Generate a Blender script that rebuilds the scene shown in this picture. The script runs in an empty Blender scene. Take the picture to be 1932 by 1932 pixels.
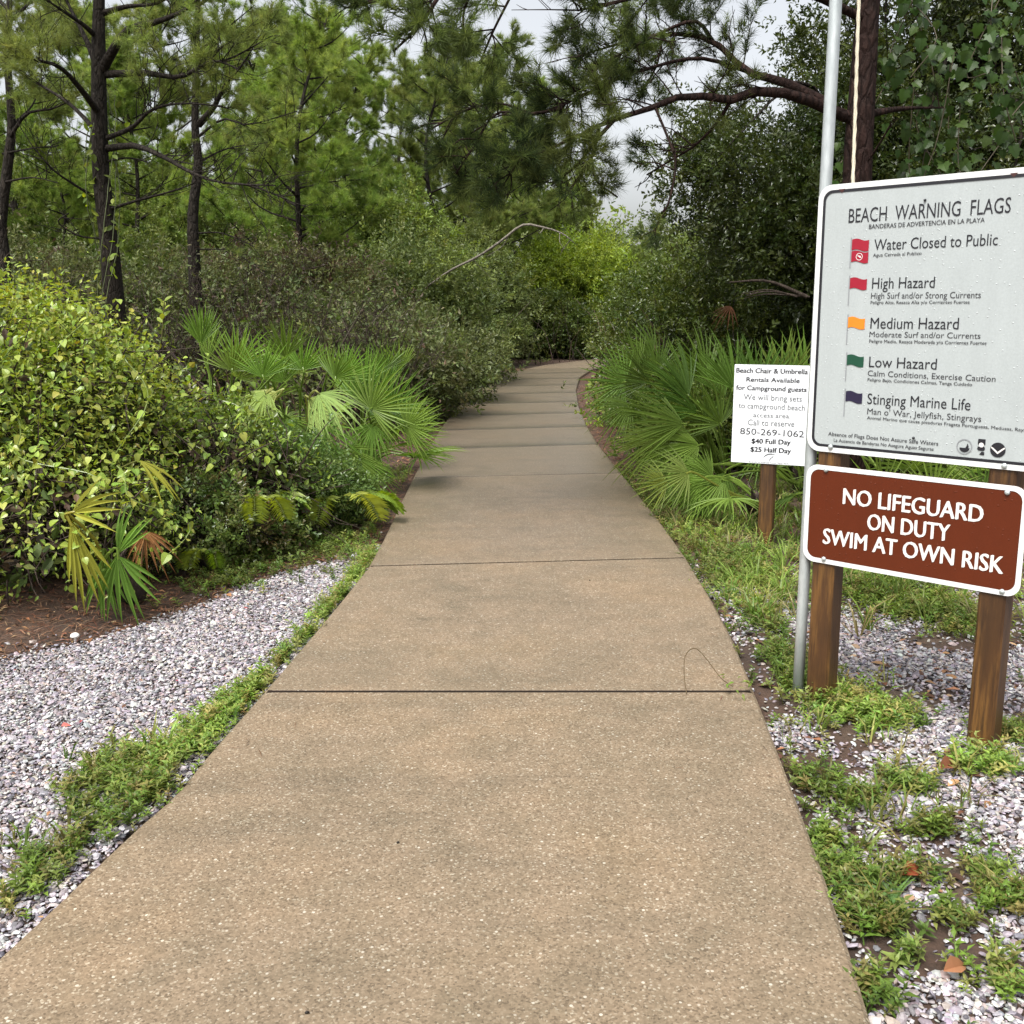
import bpy, math, random
import numpy as np
from mathutils import Matrix, Vector
R = math.radians
rng = np.random.default_rng(7)
random.seed(7)
S = bpy.context.scene
COL = S.collection

# ------------------------------------------------------------------ camera, sky, sun, exposure
PITCH, ROLL, EYE = R(11.78), R(-0.32), 1.5
fw = np.array([0, math.cos(PITCH), -math.sin(PITCH)])
_rt = np.array([1.0, 0, 0]); _up = np.array([0, math.sin(PITCH), math.cos(PITCH)])
rt = _rt*math.cos(ROLL) + _up*math.sin(ROLL)
up = -_rt*math.sin(ROLL) + _up*math.cos(ROLL)
cd = bpy.data.cameras.new('camera'); cam = bpy.data.objects.new('camera', cd); COL.objects.link(cam)
cd.sensor_width = 36; cd.lens = 36; cd.clip_start = 0.05; cd.clip_end = 500
cam.matrix_world = Matrix(((rt[0], up[0], -fw[0], 0), (rt[1], up[1], -fw[1], 0), (rt[2], up[2], -fw[2], EYE), (0, 0, 0, 1)))
S.camera = cam
SUN_EL, SUN_AZ = R(60), R(212)            # azimuth from north (+Y) clockwise
w = bpy.data.worlds.new('World'); S.world = w; w.use_nodes = True
nt = w.node_tree
bg = nt.nodes['Background']
sky = nt.nodes.new('ShaderNodeTexSky'); sky.sky_type = 'NISHITA'; sky.sun_disc = False
sky.sun_elevation = SUN_EL; sky.sun_rotation = SUN_AZ; sky.dust_density = 4.0; sky.air_density = 1.0; sky.ozone_density = 1.0
hs = nt.nodes.new('ShaderNodeHueSaturation'); hs.inputs['Saturation'].default_value = 0.22
nt.links.new(sky.outputs[0], hs.inputs['Color']); nt.links.new(hs.outputs[0], bg.inputs['Color'])
bg.inputs['Strength'].default_value = 0.105
sl = bpy.data.lights.new('sun', 'SUN'); sl.energy = 2.6; sl.angle = R(32); sl.color = (1.0, 0.97, 0.92)
so = bpy.data.objects.new('sun', sl); COL.objects.link(so)
sd = Vector((math.sin(SUN_AZ)*math.cos(SUN_EL), math.cos(SUN_AZ)*math.cos(SUN_EL), math.sin(SUN_EL)))
so.rotation_euler = (-sd).to_track_quat('-Z', 'Y').to_euler(); so.location = (0, 0, 30)
S.view_settings.view_transform = 'Standard'; S.view_settings.look = 'None'
S.view_settings.exposure = 1.22; S.view_settings.gamma = 1
S.render.engine = 'CYCLES'
S.cycles.max_bounces = 6; S.cycles.diffuse_bounces = 3; S.cycles.glossy_bounces = 2; S.cycles.transmission_bounces = 3
S.cycles.use_denoising = True

def at(x, y, Y):
    """world point seen at (x, y) of a 1932-wide print, at distance Y down the path"""
    v = fw + rt*(x-966)/1932 - up*(y-966)/1932
    return np.array([0, 0, EYE]) + v*(Y/v[1])

# ------------------------------------------------------------------ materials
def mat(name):
    m = bpy.data.materials.new(name); m.use_nodes = True
    b = m.node_tree.nodes['Principled BSDF']
    return m, m.node_tree, b
def N(t, kind, **kw):
    n = t.nodes.new(kind)
    for k, v in kw.items():
        if hasattr(n, k): setattr(n, k, v)
        else: n.inputs[k].default_value = v
    return n
def ramp(t, stops, inp=None):
    n = t.nodes.new('ShaderNodeValToRGB'); e = n.color_ramp.elements
    while len(e) < len(stops): e.new(0.5)
    for k, (p, c) in enumerate(stops):
        e[k].position = p; e[k].color = (*c, 1) if len(c) == 3 else c
    if inp is not None: t.links.new(inp, n.inputs[0])
    return n
def mix(t, fac, a, b, mode='MIX'):
    n = t.nodes.new('ShaderNodeMix'); n.data_type = 'RGBA'; n.blend_type = mode
    for sock, v in ((n.inputs[0], fac), (n.inputs[6], a), (n.inputs[7], b)):
        if isinstance(v, (int, float)): sock.default_value = v
        elif isinstance(v, tuple): sock.default_value = (*v, 1)
        else: t.links.new(v, sock)
    return n.outputs[2]
def coords(t, scale=(1, 1, 1), kind='Object'):
    tc = t.nodes.new('ShaderNodeTexCoord'); mp = t.nodes.new('ShaderNodeMapping')
    mp.inputs['Scale'].default_value = scale; t.links.new(tc.outputs[kind], mp.inputs[0])
    return mp.outputs[0]
def noise(t, vec, scale, detail=4, rough=.55):
    n = N(t, 'ShaderNodeTexNoise', Scale=scale, Detail=detail, Roughness=rough); t.links.new(vec, n.inputs['Vector']); return n.outputs[0]
def bump(t, b, h, strength=.3, dist=.01):
    n = N(t, 'ShaderNodeBump', Strength=strength, Distance=dist); t.links.new(h, n.inputs['Height']); t.links.new(n.outputs[0], b.inputs['Normal'])

def leaf_mat(name, rough=.38, trans=.3, spec=.5):
    m, t, b = mat(name)
    a = N(t, 'ShaderNodeAttribute', attribute_name='col')
    t.links.new(a.outputs['Color'], b.inputs['Base Color'])
    b.inputs['Roughness'].default_value = rough; b.inputs['Specular IOR Level'].default_value = spec
    tr = t.nodes.new('ShaderNodeBsdfTranslucent')
    h = N(t, 'ShaderNodeHueSaturation', Saturation=1.15, Value=1.25, Hue=.487); t.links.new(a.outputs['Color'], h.inputs['Color'])
    t.links.new(h.outputs[0], tr.inputs['Color'])
    ms = N(t, 'ShaderNodeMixShader'); ms.inputs[0].default_value = trans
    t.links.new(b.outputs[0], ms.inputs[1]); t.links.new(tr.outputs[0], ms.inputs[2])
    t.links.new(ms.outputs[0], t.nodes['Material Output'].inputs['Surface'])
    return m
M = {}
M['leaf'] = leaf_mat('leaf', .38, .42, .28)
M['gloss_leaf'] = leaf_mat('glossy_leaf', .27, .36, .42)
M['palm'] = leaf_mat('palmetto_leaf', .34, .36, .26)
M['needle'] = leaf_mat('pine_needle', .55, .48, .12)
M['dry'] = leaf_mat('dry_leaf', .6, .15, .3)

def attr_mat(name, rough, spec=.5, nscale=60, namt=.35):
    m, t, b = mat(name)
    a = N(t, 'ShaderNodeAttribute', attribute_name='col')
    v = coords(t)
    n = noise(t, v, nscale, 5, .65)
    r = ramp(t, [(.25, (1-namt,)*3), (.75, (1+namt,)*3)], n)
    t.links.new(mix(t, 1.0, a.outputs['Color'], r.outputs[0], 'MULTIPLY'), b.inputs['Base Color'])
    b.inputs['Roughness'].default_value = rough; b.inputs['Specular IOR Level'].default_value = spec
    return m, t, b
M['stone'], _t, _b = attr_mat('pebble', .42, .5, 180, .25)

def bark(name, dark, mid, light, scale=(1, 1, .35), fs=14, rough=.6, bs=.8):
    m, t, b = mat(name)
    v0 = coords(t, scale); n0 = N(t, 'ShaderNodeTexNoise', Scale=fs*.8, Detail=4); t.links.new(v0, n0.inputs['Vector'])
    va = N(t, 'ShaderNodeVectorMath', operation='MULTIPLY_ADD'); t.links.new(n0.outputs['Color'], va.inputs[0]); va.inputs[1].default_value = (1.4/fs,)*3; t.links.new(v0, va.inputs[2]); v = va.outputs[0]
    vo = N(t, 'ShaderNodeTexVoronoi', Scale=fs*1.5, feature='DISTANCE_TO_EDGE'); t.links.new(v, vo.inputs['Vector'])
    n1 = noise(t, v, fs*2.2, 6, .75); n2 = noise(t, v, 4, 4)
    c = mix(t, ramp(t, [(.3, (0, 0, 0)), (.7, (1, 1, 1))], n1).outputs[0], dark, light)
    edge = ramp(t, [(.0, (.25, .25, .25)), (.22, (1, 1, 1))], vo.outputs[0])
    c2 = mix(t, edge.outputs[0], dark, c)
    t.links.new(mix(t, ramp(t, [(.4, (0, 0, 0)), (.65, (.7, .7, .7))], n2).outputs[0], c2, mid), b.inputs['Base Color'])
    b.inputs['Roughness'].default_value = max(rough, .8); b.inputs['Specular IOR Level'].default_value = .12
    hsum = N(t, 'ShaderNodeMath', operation='ADD'); t.links.new(n1, hsum.inputs[0]); t.links.new(edge.outputs[0], hsum.inputs[1])
    bump(t, b, hsum.outputs[0], bs, .02)
    return m
M['bark'] = bark('pine_bark', (.007, .006, .005), (.022, .017, .013), (.055, .046, .037))
M['redbark'] = bark('backlit_pine_bark', (.005, .0035, .003), (.020, .010, .008), (.055, .030, .024), fs=12)  # red-brown bark, its backlit darkness put into the colour
M['twig'] = bark('dead_twig', (.02, .015, .012), (.06, .045, .035), (.13, .10, .08), fs=30, bs=.3)
M['pale'] = bark('pale_bark', (.03, .025, .02), (.16, .14, .115), (.36, .33, .28), fs=20, bs=.3)

# ------------------------------------------------------------------ mesh building
class Geo:
    def __init__(s): s.V = []; s.F = []; s.C = []; s.n = 0
    def add(s, V, F, C):
        """V (n,3); F list of int arrays (m,k); C per-face colours, list of (m,3)"""
        s.V.append(np.asarray(V, float))
        for f, c in zip(F, C):
            f = np.asarray(f, int)
            s.F.append(f + s.n); s.C.append(np.broadcast_to(np.asarray(c, float), (len(f), 3)))
        s.n += len(V)
    def inst(s, tpl, Rm, T, col):
        """tpl = (V, F(m,k), shade(m)); Rm (N,3,3) with columns = local axes; T (N,3); col (N,3)"""
        V, F, sh = tpl; Nn = len(T)
        if Nn == 0: return
        W = np.einsum('nij,vj->nvi', Rm, V) + T[:, None, :]
        FF = F[None] + (np.arange(Nn)*len(V))[:, None, None]
        CC = col[:, None, :]*sh[None, :, None]
        s.add(W.reshape(-1, 3), [FF.reshape(-1, F.shape[1])], [CC.reshape(-1, 3)])
    def build(s, name, m, parent=None, smooth=False, origin=None):
        V = np.concatenate(s.V) if s.V else np.zeros((0, 3))
        if origin is not None: V = V - np.asarray(origin)
        me = bpy.data.meshes.new(name)
        me.vertices.add(len(V)); me.vertices.foreach_set('co', V.astype(np.float32).ravel())
        nl = sum(f.size for f in s.F); nf = sum(len(f) for f in s.F)
        me.loops.add(nl); me.polygons.add(nf)
        me.loops.foreach_set('vertex_index', np.concatenate([f.ravel() for f in s.F]).astype(np.int32))
        tot = np.concatenate([np.full(len(f), f.shape[1]) for f in s.F]).astype(np.int32)
        st = np.concatenate([[0], np.cumsum(tot)[:-1]]).astype(np.int32)
        me.polygons.foreach_set('loop_start', st); me.polygons.foreach_set('loop_total', tot)
        me.polygons.foreach_set('use_smooth', np.full(nf, smooth))
        a = me.attributes.new('col', 'FLOAT_COLOR', 'FACE')
        C = np.concatenate(s.C); C = np.concatenate([np.clip(C, 0, 1), np.ones((len(C), 1))], 1)
        a.data.foreach_set('color', C.astype(np.float32).ravel())
        me.update(); me.validate()
        me.materials.append(m if not isinstance(m, str) else M[m])
        o = bpy.data.objects.new(name, me); COL.objects.link(o)
        if parent is not None: o.parent = parent
        if origin is not None and parent is None: o.location = origin
        return o
def tag(o, label=None, cat=None, group=None, kind=None):
    for k, v in (('label', label), ('category', cat), ('group', group), ('kind', kind)):
        if v: o[k] = v
    return o
def thing(name, label, cat, loc=(0, 0, 0), group=None):
    o = bpy.data.objects.new(name, None); COL.objects.link(o); o.location = tuple(float(q) for q in loc); o.empty_display_size = .1
    return tag(o, label, cat, group)
def copy_tree(o, parent=None):
    c = o.copy(); COL.objects.link(c); c.parent = parent
    for ch in o.children: copy_tree(ch, c)
    return c
def unit(v): v = np.asarray(v, float); return v/np.maximum(np.linalg.norm(v, axis=-1, keepdims=True), 1e-9)
def tube(g, pts, rad, k=6, col=(.1, .1, .1), cap=True):
    P = np.asarray(pts, float); n = len(P); rad = np.broadcast_to(np.asarray(rad, float), (n,))
    T = unit(np.gradient(P, axis=0)); ref = np.array([0, 0, 1.]) if abs(T[0][2]) < .8 else np.array([1., 0, 0])
    A = unit(np.cross(T, ref)); B = np.cross(T, A)
    th = np.arange(k)*2*np.pi/k
    V = P[:, None]+rad[:, None, None]*(np.cos(th)[None, :, None]*A[:, None]+np.sin(th)[None, :, None]*B[:, None])
    i = np.arange(n-1)[:, None]*k; j = np.arange(k)[None]; j2 = (j+1) % k
    F = np.stack([i+j, i+j2, i+k+j2, i+k+j], -1).reshape(-1, 4)
    Fs, Cs = [F], [col]
    if cap and k > 3: Fs += [np.arange(k)[::-1][None], (np.arange(k)+(n-1)*k)[None]]; Cs += [col, col]
    g.add(V.reshape(-1, 3), Fs, Cs)
def smoothline(pts, n=10):
    """Catmull-Rom through pts"""
    P = np.asarray(pts, float)
    if len(P) < 3: return P[0]+(P[-1]-P[0])*np.linspace(0, 1, n)[:, None]
    Q = np.vstack([2*P[0]-P[1], P, 2*P[-1]-P[-2]]); out = []
    m = len(P)-1
    for u in np.linspace(0, m-1e-6, n):
        i = int(u); f = u-i; a, b, c, d = Q[i:i+4]
        out.append(.5*((2*b)+(-a+c)*f+(2*a-5*b+4*c-d)*f*f+(-a+3*b-3*c+d)*f**3))
    return np.array(out)
def frames(d, nrm, scale=None):
    """columns x, y=d, z~nrm"""
    y = unit(d); z = nrm - (nrm*y).sum(-1, keepdims=True)*y; z = unit(z); x = np.cross(y, z)
    Rm = np.stack([x, y, z], -1)
    if scale is not None: Rm = Rm*np.asarray(scale).reshape(-1, 1, 1)
    return Rm
def rdir(n): return unit(rng.normal(size=(n, 3)))
def pick(cols, n, jit=.2):
    c = np.asarray(cols, float); k = rng.integers(0, len(c), n)
    return c[k]*(1+rng.uniform(-jit, jit, (n, 1)))*(1+rng.uniform(-.08, .08, (n, 3)))

# leaf templates: base at 0, blade along +Y, face +Z
def T_leaf(wd=.22, fold=.07, droop=.12):
    V = np.array([[0, 0, 0], [wd, .42, fold], [0, 1, -droop], [-wd, .42, fold], [0, .5, 0.0]])
    F = np.array([[0, 1, 4], [1, 2, 4], [0, 4, 3], [4, 2, 3]]); return V, F, np.array([1.06, 1.03, .95, .97])
def outline_leaf(pts, fold=.12, droop=.1):
    """right-hand outline from base to tip -> folded two-sided leaf"""
    p = np.array(pts, float); n = len(p)
    mid = np.stack([np.zeros(n), p[:, 1], -droop*np.clip(p[:, 1], 0, None)**2], 1)
    rgt = np.stack([p[:, 0], p[:, 1], -droop*np.clip(p[:, 1], 0, None)**2+fold*p[:, 0]], 1); lft = rgt*np.array([-1, 1, 1])
    mid[0] = (0, max(p[0, 1], 0), 0)
    V = np.vstack([mid, rgt, lft]); F = []
    for i in range(n-1):
        F += [[i, n+i, n+i+1], [i, n+i+1, i+1], [i, 2*n+i+1, 2*n+i], [i, i+1, 2*n+i+1]]
    return V, np.array(F), np.tile([1.06, 1.06, .94, .94], n-1)
T_heart = outline_leaf([(.0, .06), (.2, -.1), (.4, .02), (.46, .25), (.36, .52), (.2, .78), (0, 1.05)], .25, .15)
T_grape = outline_leaf([(.0, .1), (.22, -.14), (.5, -.02), (.42, .2), (.62, .45), (.36, .52), (.26, .76), (0, 1.0)], .2, .12)
T_oval = outline_leaf([(.0, .0), (.2, .2), (.27, .45), (.2, .75), (0, 1.0)], .25, .12)
T_small = T_leaf()
T_lance = T_leaf(.15, .05, .2)
def join_tpl(parts):
    Vs, Fs, Ss, n = [], [], [], 0
    for V, F, s in parts: Vs.append(V); Fs.append(F+n); Ss.append(s); n += len(V)
    return np.vstack(Vs), np.vstack(Fs), np.concatenate(Ss)
def place(tpl, d, nrm, t, sc, shade):
    V, F, s = tpl; Rm = frames(np.array([d], float), np.array([nrm], float))[0]*sc
    return V@Rm.T+np.asarray(t), F, s*shade
def T_sprig(nl=8, length=.16, leaf=.06, tpl=T_small, up_=.3):
    """short shoot with leaves, along +Y"""
    ps = []
    for i in range(nl):
        f = (i+.6)/nl; a = i*2.4+rng.uniform(-.4, .4)
        d = np.array([math.cos(a)*.9, .35+.5*f, math.sin(a)*.55+up_*.3])
        ps.append(place(tpl, d, np.array([0, -.25, 1])+rng.normal(0, .35, 3), (0, f*length, 0), leaf*rng.uniform(.75, 1.2), rng.uniform(.72, 1.28)))
    return join_tpl(ps)
SPRIG = [T_sprig(8, .16, .06) for _ in range(4)]
SPRIG_OVAL = [T_sprig(8, .15, .05, T_oval) for _ in range(4)]
def T_tuft(n=26, length=.075, wid=.003, spread=75, ax=.05):
    V, F, s = [], [], []
    for i in range(n):
        th = R(rng.uniform(12, spread)); a = rng.uniform(0, 2*math.pi); y0 = rng.uniform(0, ax)
        d = np.array([math.sin(th)*math.cos(a), math.cos(th), math.sin(th)*math.sin(a)]); q = unit(np.cross(d, rdir(1)[0]))
        b = np.array([0, y0, 0]); L = length*rng.uniform(.7, 1.15); k = len(V)
        V += [b-q*wid/2, b+q*wid/2, b+d*L]; F.append([k, k+1, k+2]); s.append(rng.uniform(.7, 1.3))
    return np.array(V), np.array(F), np.array(s)
TUFT_NEAR = [T_tuft(30, .075, .0032) for _ in range(4)]
TUFT_MID = [T_tuft(26, .10, .0055) for _ in range(4)]
TUFT_FAR = [T_tuft(22, .16, .012) for _ in range(4)]

def scatter(g, tpls, P, D, Nn, sc, col):
    k = rng.integers(0, len(tpls), len(P)); Rm = frames(D, Nn, sc)
    for i, t in enumerate(tpls):
        m = k == i; g.inst(t, Rm[m], P[m], col[m])

# ------------------------------------------------------------------ palettes (albedo)
PINE = [(.155, .205, .058), (.185, .235, .066), (.115, .16, .046), (.225, .26, .08)]
PINE_BRIGHT = [(.21, .29, .066), (.18, .26, .060), (.25, .31, .085), (.135, .21, .05)]
PINE_DARK = [(.032, .05, .02), (.042, .062, .024), (.055, .075, .026)]  # backlit look of the overhanging boughs painted into the needle colour
OAK = [(.095, .135, .03), (.12, .16, .036), (.075, .11, .026), (.16, .19, .05)]
OAK_GREY = [(.125, .165, .05), (.10, .135, .04), (.165, .20, .07), (.075, .105, .03), (.19, .23, .06)]
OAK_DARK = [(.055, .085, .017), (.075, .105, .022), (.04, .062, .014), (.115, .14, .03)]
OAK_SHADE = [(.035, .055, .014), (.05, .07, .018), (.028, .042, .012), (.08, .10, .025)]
LIME = [(.21, .29, .04), (.26, .33, .055), (.155, .22, .032)]
PALM = [(.155, .255, .048), (.19, .29, .058), (.125, .215, .04)]
WEED_DRY = [(.20, .19, .06), (.26, .24, .08)]
WEED = [(.14, .22, .04), (.18, .26, .05), (.11, .18, .035), (.21, .25, .065)]
BROWN = [(.075, .05, .032), (.10, .068, .042), (.05, .036, .025)]

# ------------------------------------------------------------------ path edges (metres)
LE = np.array([(-1.30, .2), (-1.27, 1.2), (-1.239, 1.906), (-1.208, 2.143), (-1.164, 2.359), (-1.133, 2.555), (-1.092, 2.77), (-1.045, 2.962), (-1.037, 3.181), (-1.009, 3.458), (-.977, 3.784),
  (-.908, 4.567), (-.867, 5.087), (-.825, 5.719), (-.821, 6.4), (-.835, 7.429), (-.849, 8.969), (-.852, 10.451), (-.841, 11.977), (-.805, 13.676), (-.72, 15.496), (-.578, 17.324), (-.30, 19.631), (.118, 21.779), (.80, 23.8), (1.9, 25.6), (3.6, 27.2), (6.5, 28.6), (11, 29.5)])
RE = np.array([(.62, .2), (.69, 1.2), (.752, 1.89), (.79, 2.165), (.832, 2.54), (.866, 2.905), (.912, 3.423), (.955, 3.95), (.99, 4.418), (1.012, 5.002), (1.026, 5.85), (1.017, 6.829), (.985, 8.014), (.945, 9.351), (.91, 10.656), (.905, 12.414), (.957, 14.618), (1.085, 17.217), (1.33, 20.0), (1.72, 22.2), (2.5, 23.9), (4.0, 25.3), (6.7, 26.6), (11, 27.5)])
def resample(P, n):
    d = np.concatenate([[0], np.cumsum(np.linalg.norm(np.diff(P, axis=0), axis=1))]); u = np.linspace(0, d[-1], n)
    return np.stack([np.interp(u, d, P[:, 0]), np.interp(u, d, P[:, 1])], 1)
def Lx(y): return np.interp(y, LE[:, 1], LE[:, 0])
def Rx(y): return np.interp(y, RE[:, 1], RE[:, 0])

# ground: one sheet
GZ = -.055
def gh(x, y):
    """gentle ground relief"""
    return GZ + .02*np.sin(x*1.7+.4)*np.cos(y*1.1) + .012*np.sin(x*4.1+y*2.3) + .10*np.clip((np.abs(x-.1)-2.0)/3, 0, 1)**1.5
g = Geo()
xs = np.concatenate([np.linspace(-120, -8, 30)[:-1], np.linspace(-8, 8, 161), np.linspace(8, 120, 30)[1:]])
ys = np.concatenate([np.linspace(-40, 0, 14)[:-1], np.linspace(0, 14, 141), np.linspace(14, 160, 50)[1:]])
X, Y = np.meshgrid(xs, ys); Z = gh(X, Y)
Z = np.where((X > np.interp(Y, LE[:, 1], LE[:, 0])-.0) & (X < np.interp(Y, RE[:, 1], RE[:, 0])), np.minimum(Z, GZ-.005), Z)
nx = len(xs); i, j = np.meshgrid(np.arange(len(ys)-1), np.arange(nx-1), indexing='ij')
a0 = (i*nx+j).ravel(); F = np.stack([a0, a0+1, a0+nx+1, a0+nx], 1)
g.add(np.stack([X.ravel(), Y.ravel(), Z.ravel()], 1), [F], [(.1, .1, .1)])
m, t, b = mat('soil')
v = coords(t); n1 = noise(t, v, 2.2, 6, .65); n2 = noise(t, v, 26, 8, .75); n3 = noise(t, v, .9, 3)
c1 = mix(t, ramp(t, [(.35, (0, 0, 0)), (.65, (1, 1, 1))], n1).outputs[0], (.045, .025, .016), (.095, .052, .032))
c2 = mix(t, ramp(t, [(.55, (0, 0, 0)), (.7, (.8, .8, .8))], n3).outputs[0], c1, (.20, .15, .10))
t.links.new(mix(t, ramp(t, [(.3, (.75, .75, .75)), (.6, (0, 0, 0))], n2).outputs[0], c2, (.022, .014, .01)), b.inputs['Base Color'])
b.inputs['Roughness'].default_value = .8; bump(t, b, n2, .8, .03)
tag(g.build('ground', m, smooth=True), kind='structure')

# path: cast slabs with open joints, top face at z = 0
JOINTS = [(-9, -9), (3.784, 3.756), (5.695, 5.85), (8.666, 8.851), (10.337, 10.656)]
for k in range(12): JOINTS.append((11.85+1.5*k+.0*k, 12.15+1.5*k))
def slabpts(s, nseg):
    """curve pairs; s in 0..1 of arc along both edges"""
LR = resample(LE, 400); RR = resample(RE, 400)
def edge_at(P, yv):   # point on edge polyline whose y is yv while y is monotone
    return np.array([np.interp(yv, P[:, 1], P[:, 0]), yv])
g = Geo()
m, t, b = mat('concrete')
wet_all = []
def slab(l0, l1, r0, r1, wet0, wet1, dz):
    nr = max(3, int((l1-l0)/.12)); nc = 15
    us = np.concatenate([[0, .0, .006, .02], np.linspace(.06, .94, nc-8), [.98, .994, 1.0, 1.0]])
    zs = np.array([-.13, -.012, -.003, 0]+[0]*(nc-8)+[0, -.003, -.012, -.13])
    rows = []; wv = []
    fr = np.linspace(0, 1, nr)
    seq = [(0, -.10), (0, -.003)]+[(f, 0) for f in np.concatenate([[.0018], fr[1:-1], [.9982]])]+[(1, -.003), (1, -.10)]
    for f, zo in seq:
        A = edge_at(LE, l0+(l1-l0)*f); B = edge_at(RE, r0+(r1-r0)*f)
        wob = .012*math.sin(A[1]*3.1)+.01*math.sin(A[1]*7.7+1) if f not in (0, 1) else 0
        p = A[None]+(B-A)[None]*us[:, None]
        rows.append(np.column_stack([p, np.maximum(zs+zo, -.13)+dz*f])); wv += [wet0+(wet1-wet0)*min(1, f/(.3 if l0 > 10 else 1))**.6]*nc
    V = np.vstack(rows); nrw = len(rows)
    i, j = np.meshgrid(np.arange(nrw-1), np.arange(nc-1), indexing='ij'); a0 = (i*nc+j).ravel()
    g.add(V, [np.stack([a0, a0+1, a0+nc+1, a0+nc], 1)], [(.3, .25, .2)]); wet_all.extend(wv)
gap = .017
slab(.25, 3.784-gap/2, .25, 3.756-gap/2, .0, .0, 0)
for k in range(1, len(JOINTS)-1):
    (l0, r0), (l1, r1) = JOINTS[k], JOINTS[k+1]
    if l1 > 23: break
    gp = gap if k < 3 else .016
    far = l0 > 10
    slab(l0+gp/2, l1-gp/2, r0+gp/2, r1-gp/2, 0.92 if far else [0, .06, .30, .6, .6][min(k, 4)], .62 if far else [0, .16, .5, .6, .6][min(k, 4)], 0)
lastl, lastr = l0, r0
# the bend at the far end
nb = 30
A = resample(np.vstack([edge_at(LE, lastl), LE[LE[:, 1] > lastl]]), nb); B = resample(np.vstack([edge_at(RE, lastr), RE[RE[:, 1] > lastr]]), nb)
V = np.vstack([np.column_stack([A, np.full(nb, 0)]), np.column_stack([B, np.full(nb, 0)]), np.column_stack([A, np.full(nb, -.13)]), np.column_stack([B, np.full(nb, -.13)])])
i = np.arange(nb-1)
g.add(V, [np.stack([i, i+nb, i+nb+1, i+1], 1), np.stack([i, i+1, i+2*nb+1, i+2*nb], 1), np.stack([i+nb+1, i+nb, i+3*nb, i+3*nb+1], 1)], [(.3, .25, .2)]*3)
wet_all.extend([.4]*(4*nb))
v = coords(t)
vo = N(t, 'ShaderNodeTexVoronoi', Scale=190); t.links.new(v, vo.inputs['Vector'])
sep = t.nodes.new('ShaderNodeSeparateColor'); t.links.new(vo.outputs['Color'], sep.inputs[0])
agg = ramp(t, [(0, (.098, .071, .045)), (.2, (.152, .113, .074)), (.55, (.178, .133, .088)), (.8, (.204, .152, .101)), (.93, (.23, .18, .125)), (.98, (.31, .265, .20))], sep.outputs[0])
vo2 = N(t, 'ShaderNodeTexVoronoi', Scale=105); t.links.new(v, vo2.inputs['Vector'])
sep2 = t.nodes.new('ShaderNodeSeparateColor'); t.links.new(vo2.outputs['Color'], sep2.inputs[0])
pn = N(t, 'ShaderNodeMath', operation='LESS_THAN'); t.links.new(vo2.outputs['Distance'], pn.inputs[0]); pn.inputs[1].default_value = .42
pk = N(t, 'ShaderNodeMath', operation='GREATER_THAN'); t.links.new(sep2.outputs[1], pk.inputs[0]); pk.inputs[1].default_value = .955
pm = N(t, 'ShaderNodeMath', operation='MULTIPLY'); t.links.new(pn.outputs[0], pm.inputs[0]); t.links.new(pk.outputs[0], pm.inputs[1])
peb = ramp(t, [(0, (.28, .24, .18)), (.5, (.18, .125, .08)), (1, (.42, .385, .32))], sep2.outputs[2])
c = mix(t, pm.outputs[0], agg.outputs[0], peb.outputs[0])
nl = noise(t, v, 1.1, 5, .6); nm = noise(t, v, 6, 6, .65); nx_ = noise(t, v, .45, 6, .7)
c = mix(t, ramp(t, [(.46, (0, 0, 0)), (.62, (.35, .35, .35))], nx_).outputs[0], c, mix(t, 1.0, c, (.86, .89, .86), 'MULTIPLY'))
vsp = N(t, 'ShaderNodeTexVoronoi', Scale=7); t.links.new(v, vsp.inputs['Vector'])
c = mix(t, ramp(t, [(.0, (.55, .55, .55)), (.05, (0, 0, 0))], vsp.outputs['Distance']).outputs[0], c, (.09, .07, .05))
c = mix(t, 1.0, c, ramp(t, [(.3, (.80, .82, .82)), (.5, (1, 1, 1)), (.72, (1.12, 1.06, .98))], nl).outputs[0], 'MULTIPLY')
c = mix(t, 1.0, c, ramp(t, [(.25, (.80, .82, .80)), (.6, (1.04, 1.03, 1.02))], nm).outputs[0], 'MULTIPLY')
vst = coords(t, (.6, 5, 1)); ns = noise(t, vst, 1.3, 4, .6)
c = mix(t, 1.0, c, ramp(t, [(.30, (.87, .88, .89)), (.48, (1, 1, 1))], ns).outputs[0], 'MULTIPLY')
wa = N(t, 'ShaderNodeAttribute', attribute_name='wet')
wn = N(t, 'ShaderNodeMath', operation='MULTIPLY_ADD'); t.links.new(nl, wn.inputs[0]); wn.inputs[1].default_value = .7; wn.inputs[2].default_value = -.35
ws = N(t, 'ShaderNodeMath', operation='ADD', use_clamp=True); t.links.new(wa.outputs['Fac'], ws.inputs[0]); t.links.new(wn.outputs[0], ws.inputs[1])
wm = N(t, 'ShaderNodeMath', operation='MULTIPLY', use_clamp=True); t.links.new(ws.outputs[0], wm.inputs[0]); t.links.new(wa.outputs['Fac'], wm.inputs[1])
c = mix(t, wm.outputs[0], c, mix(t, 1.0, c, (.27, .32, .39), 'MULTIPLY'))  # wet concrete is darker; the bluish tint paints in the sky's sheen
t.links.new(c, b.inputs['Base Color'])
rr = N(t, 'ShaderNodeMapRange'); t.links.new(wa.outputs['Fac'], rr.inputs[0]); rr.inputs[3].default_value = .62; rr.inputs[4].default_value = .24
sr_ = N(t, 'ShaderNodeMapRange'); t.links.new(wa.outputs['Fac'], sr_.inputs[0]); sr_.inputs[3].default_value = .35; sr_.inputs[4].default_value = .95; t.links.new(sr_.outputs[0], b.inputs['Specular IOR Level'])
t.links.new(rr.outputs[0], b.inputs['Roughness'])
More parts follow.
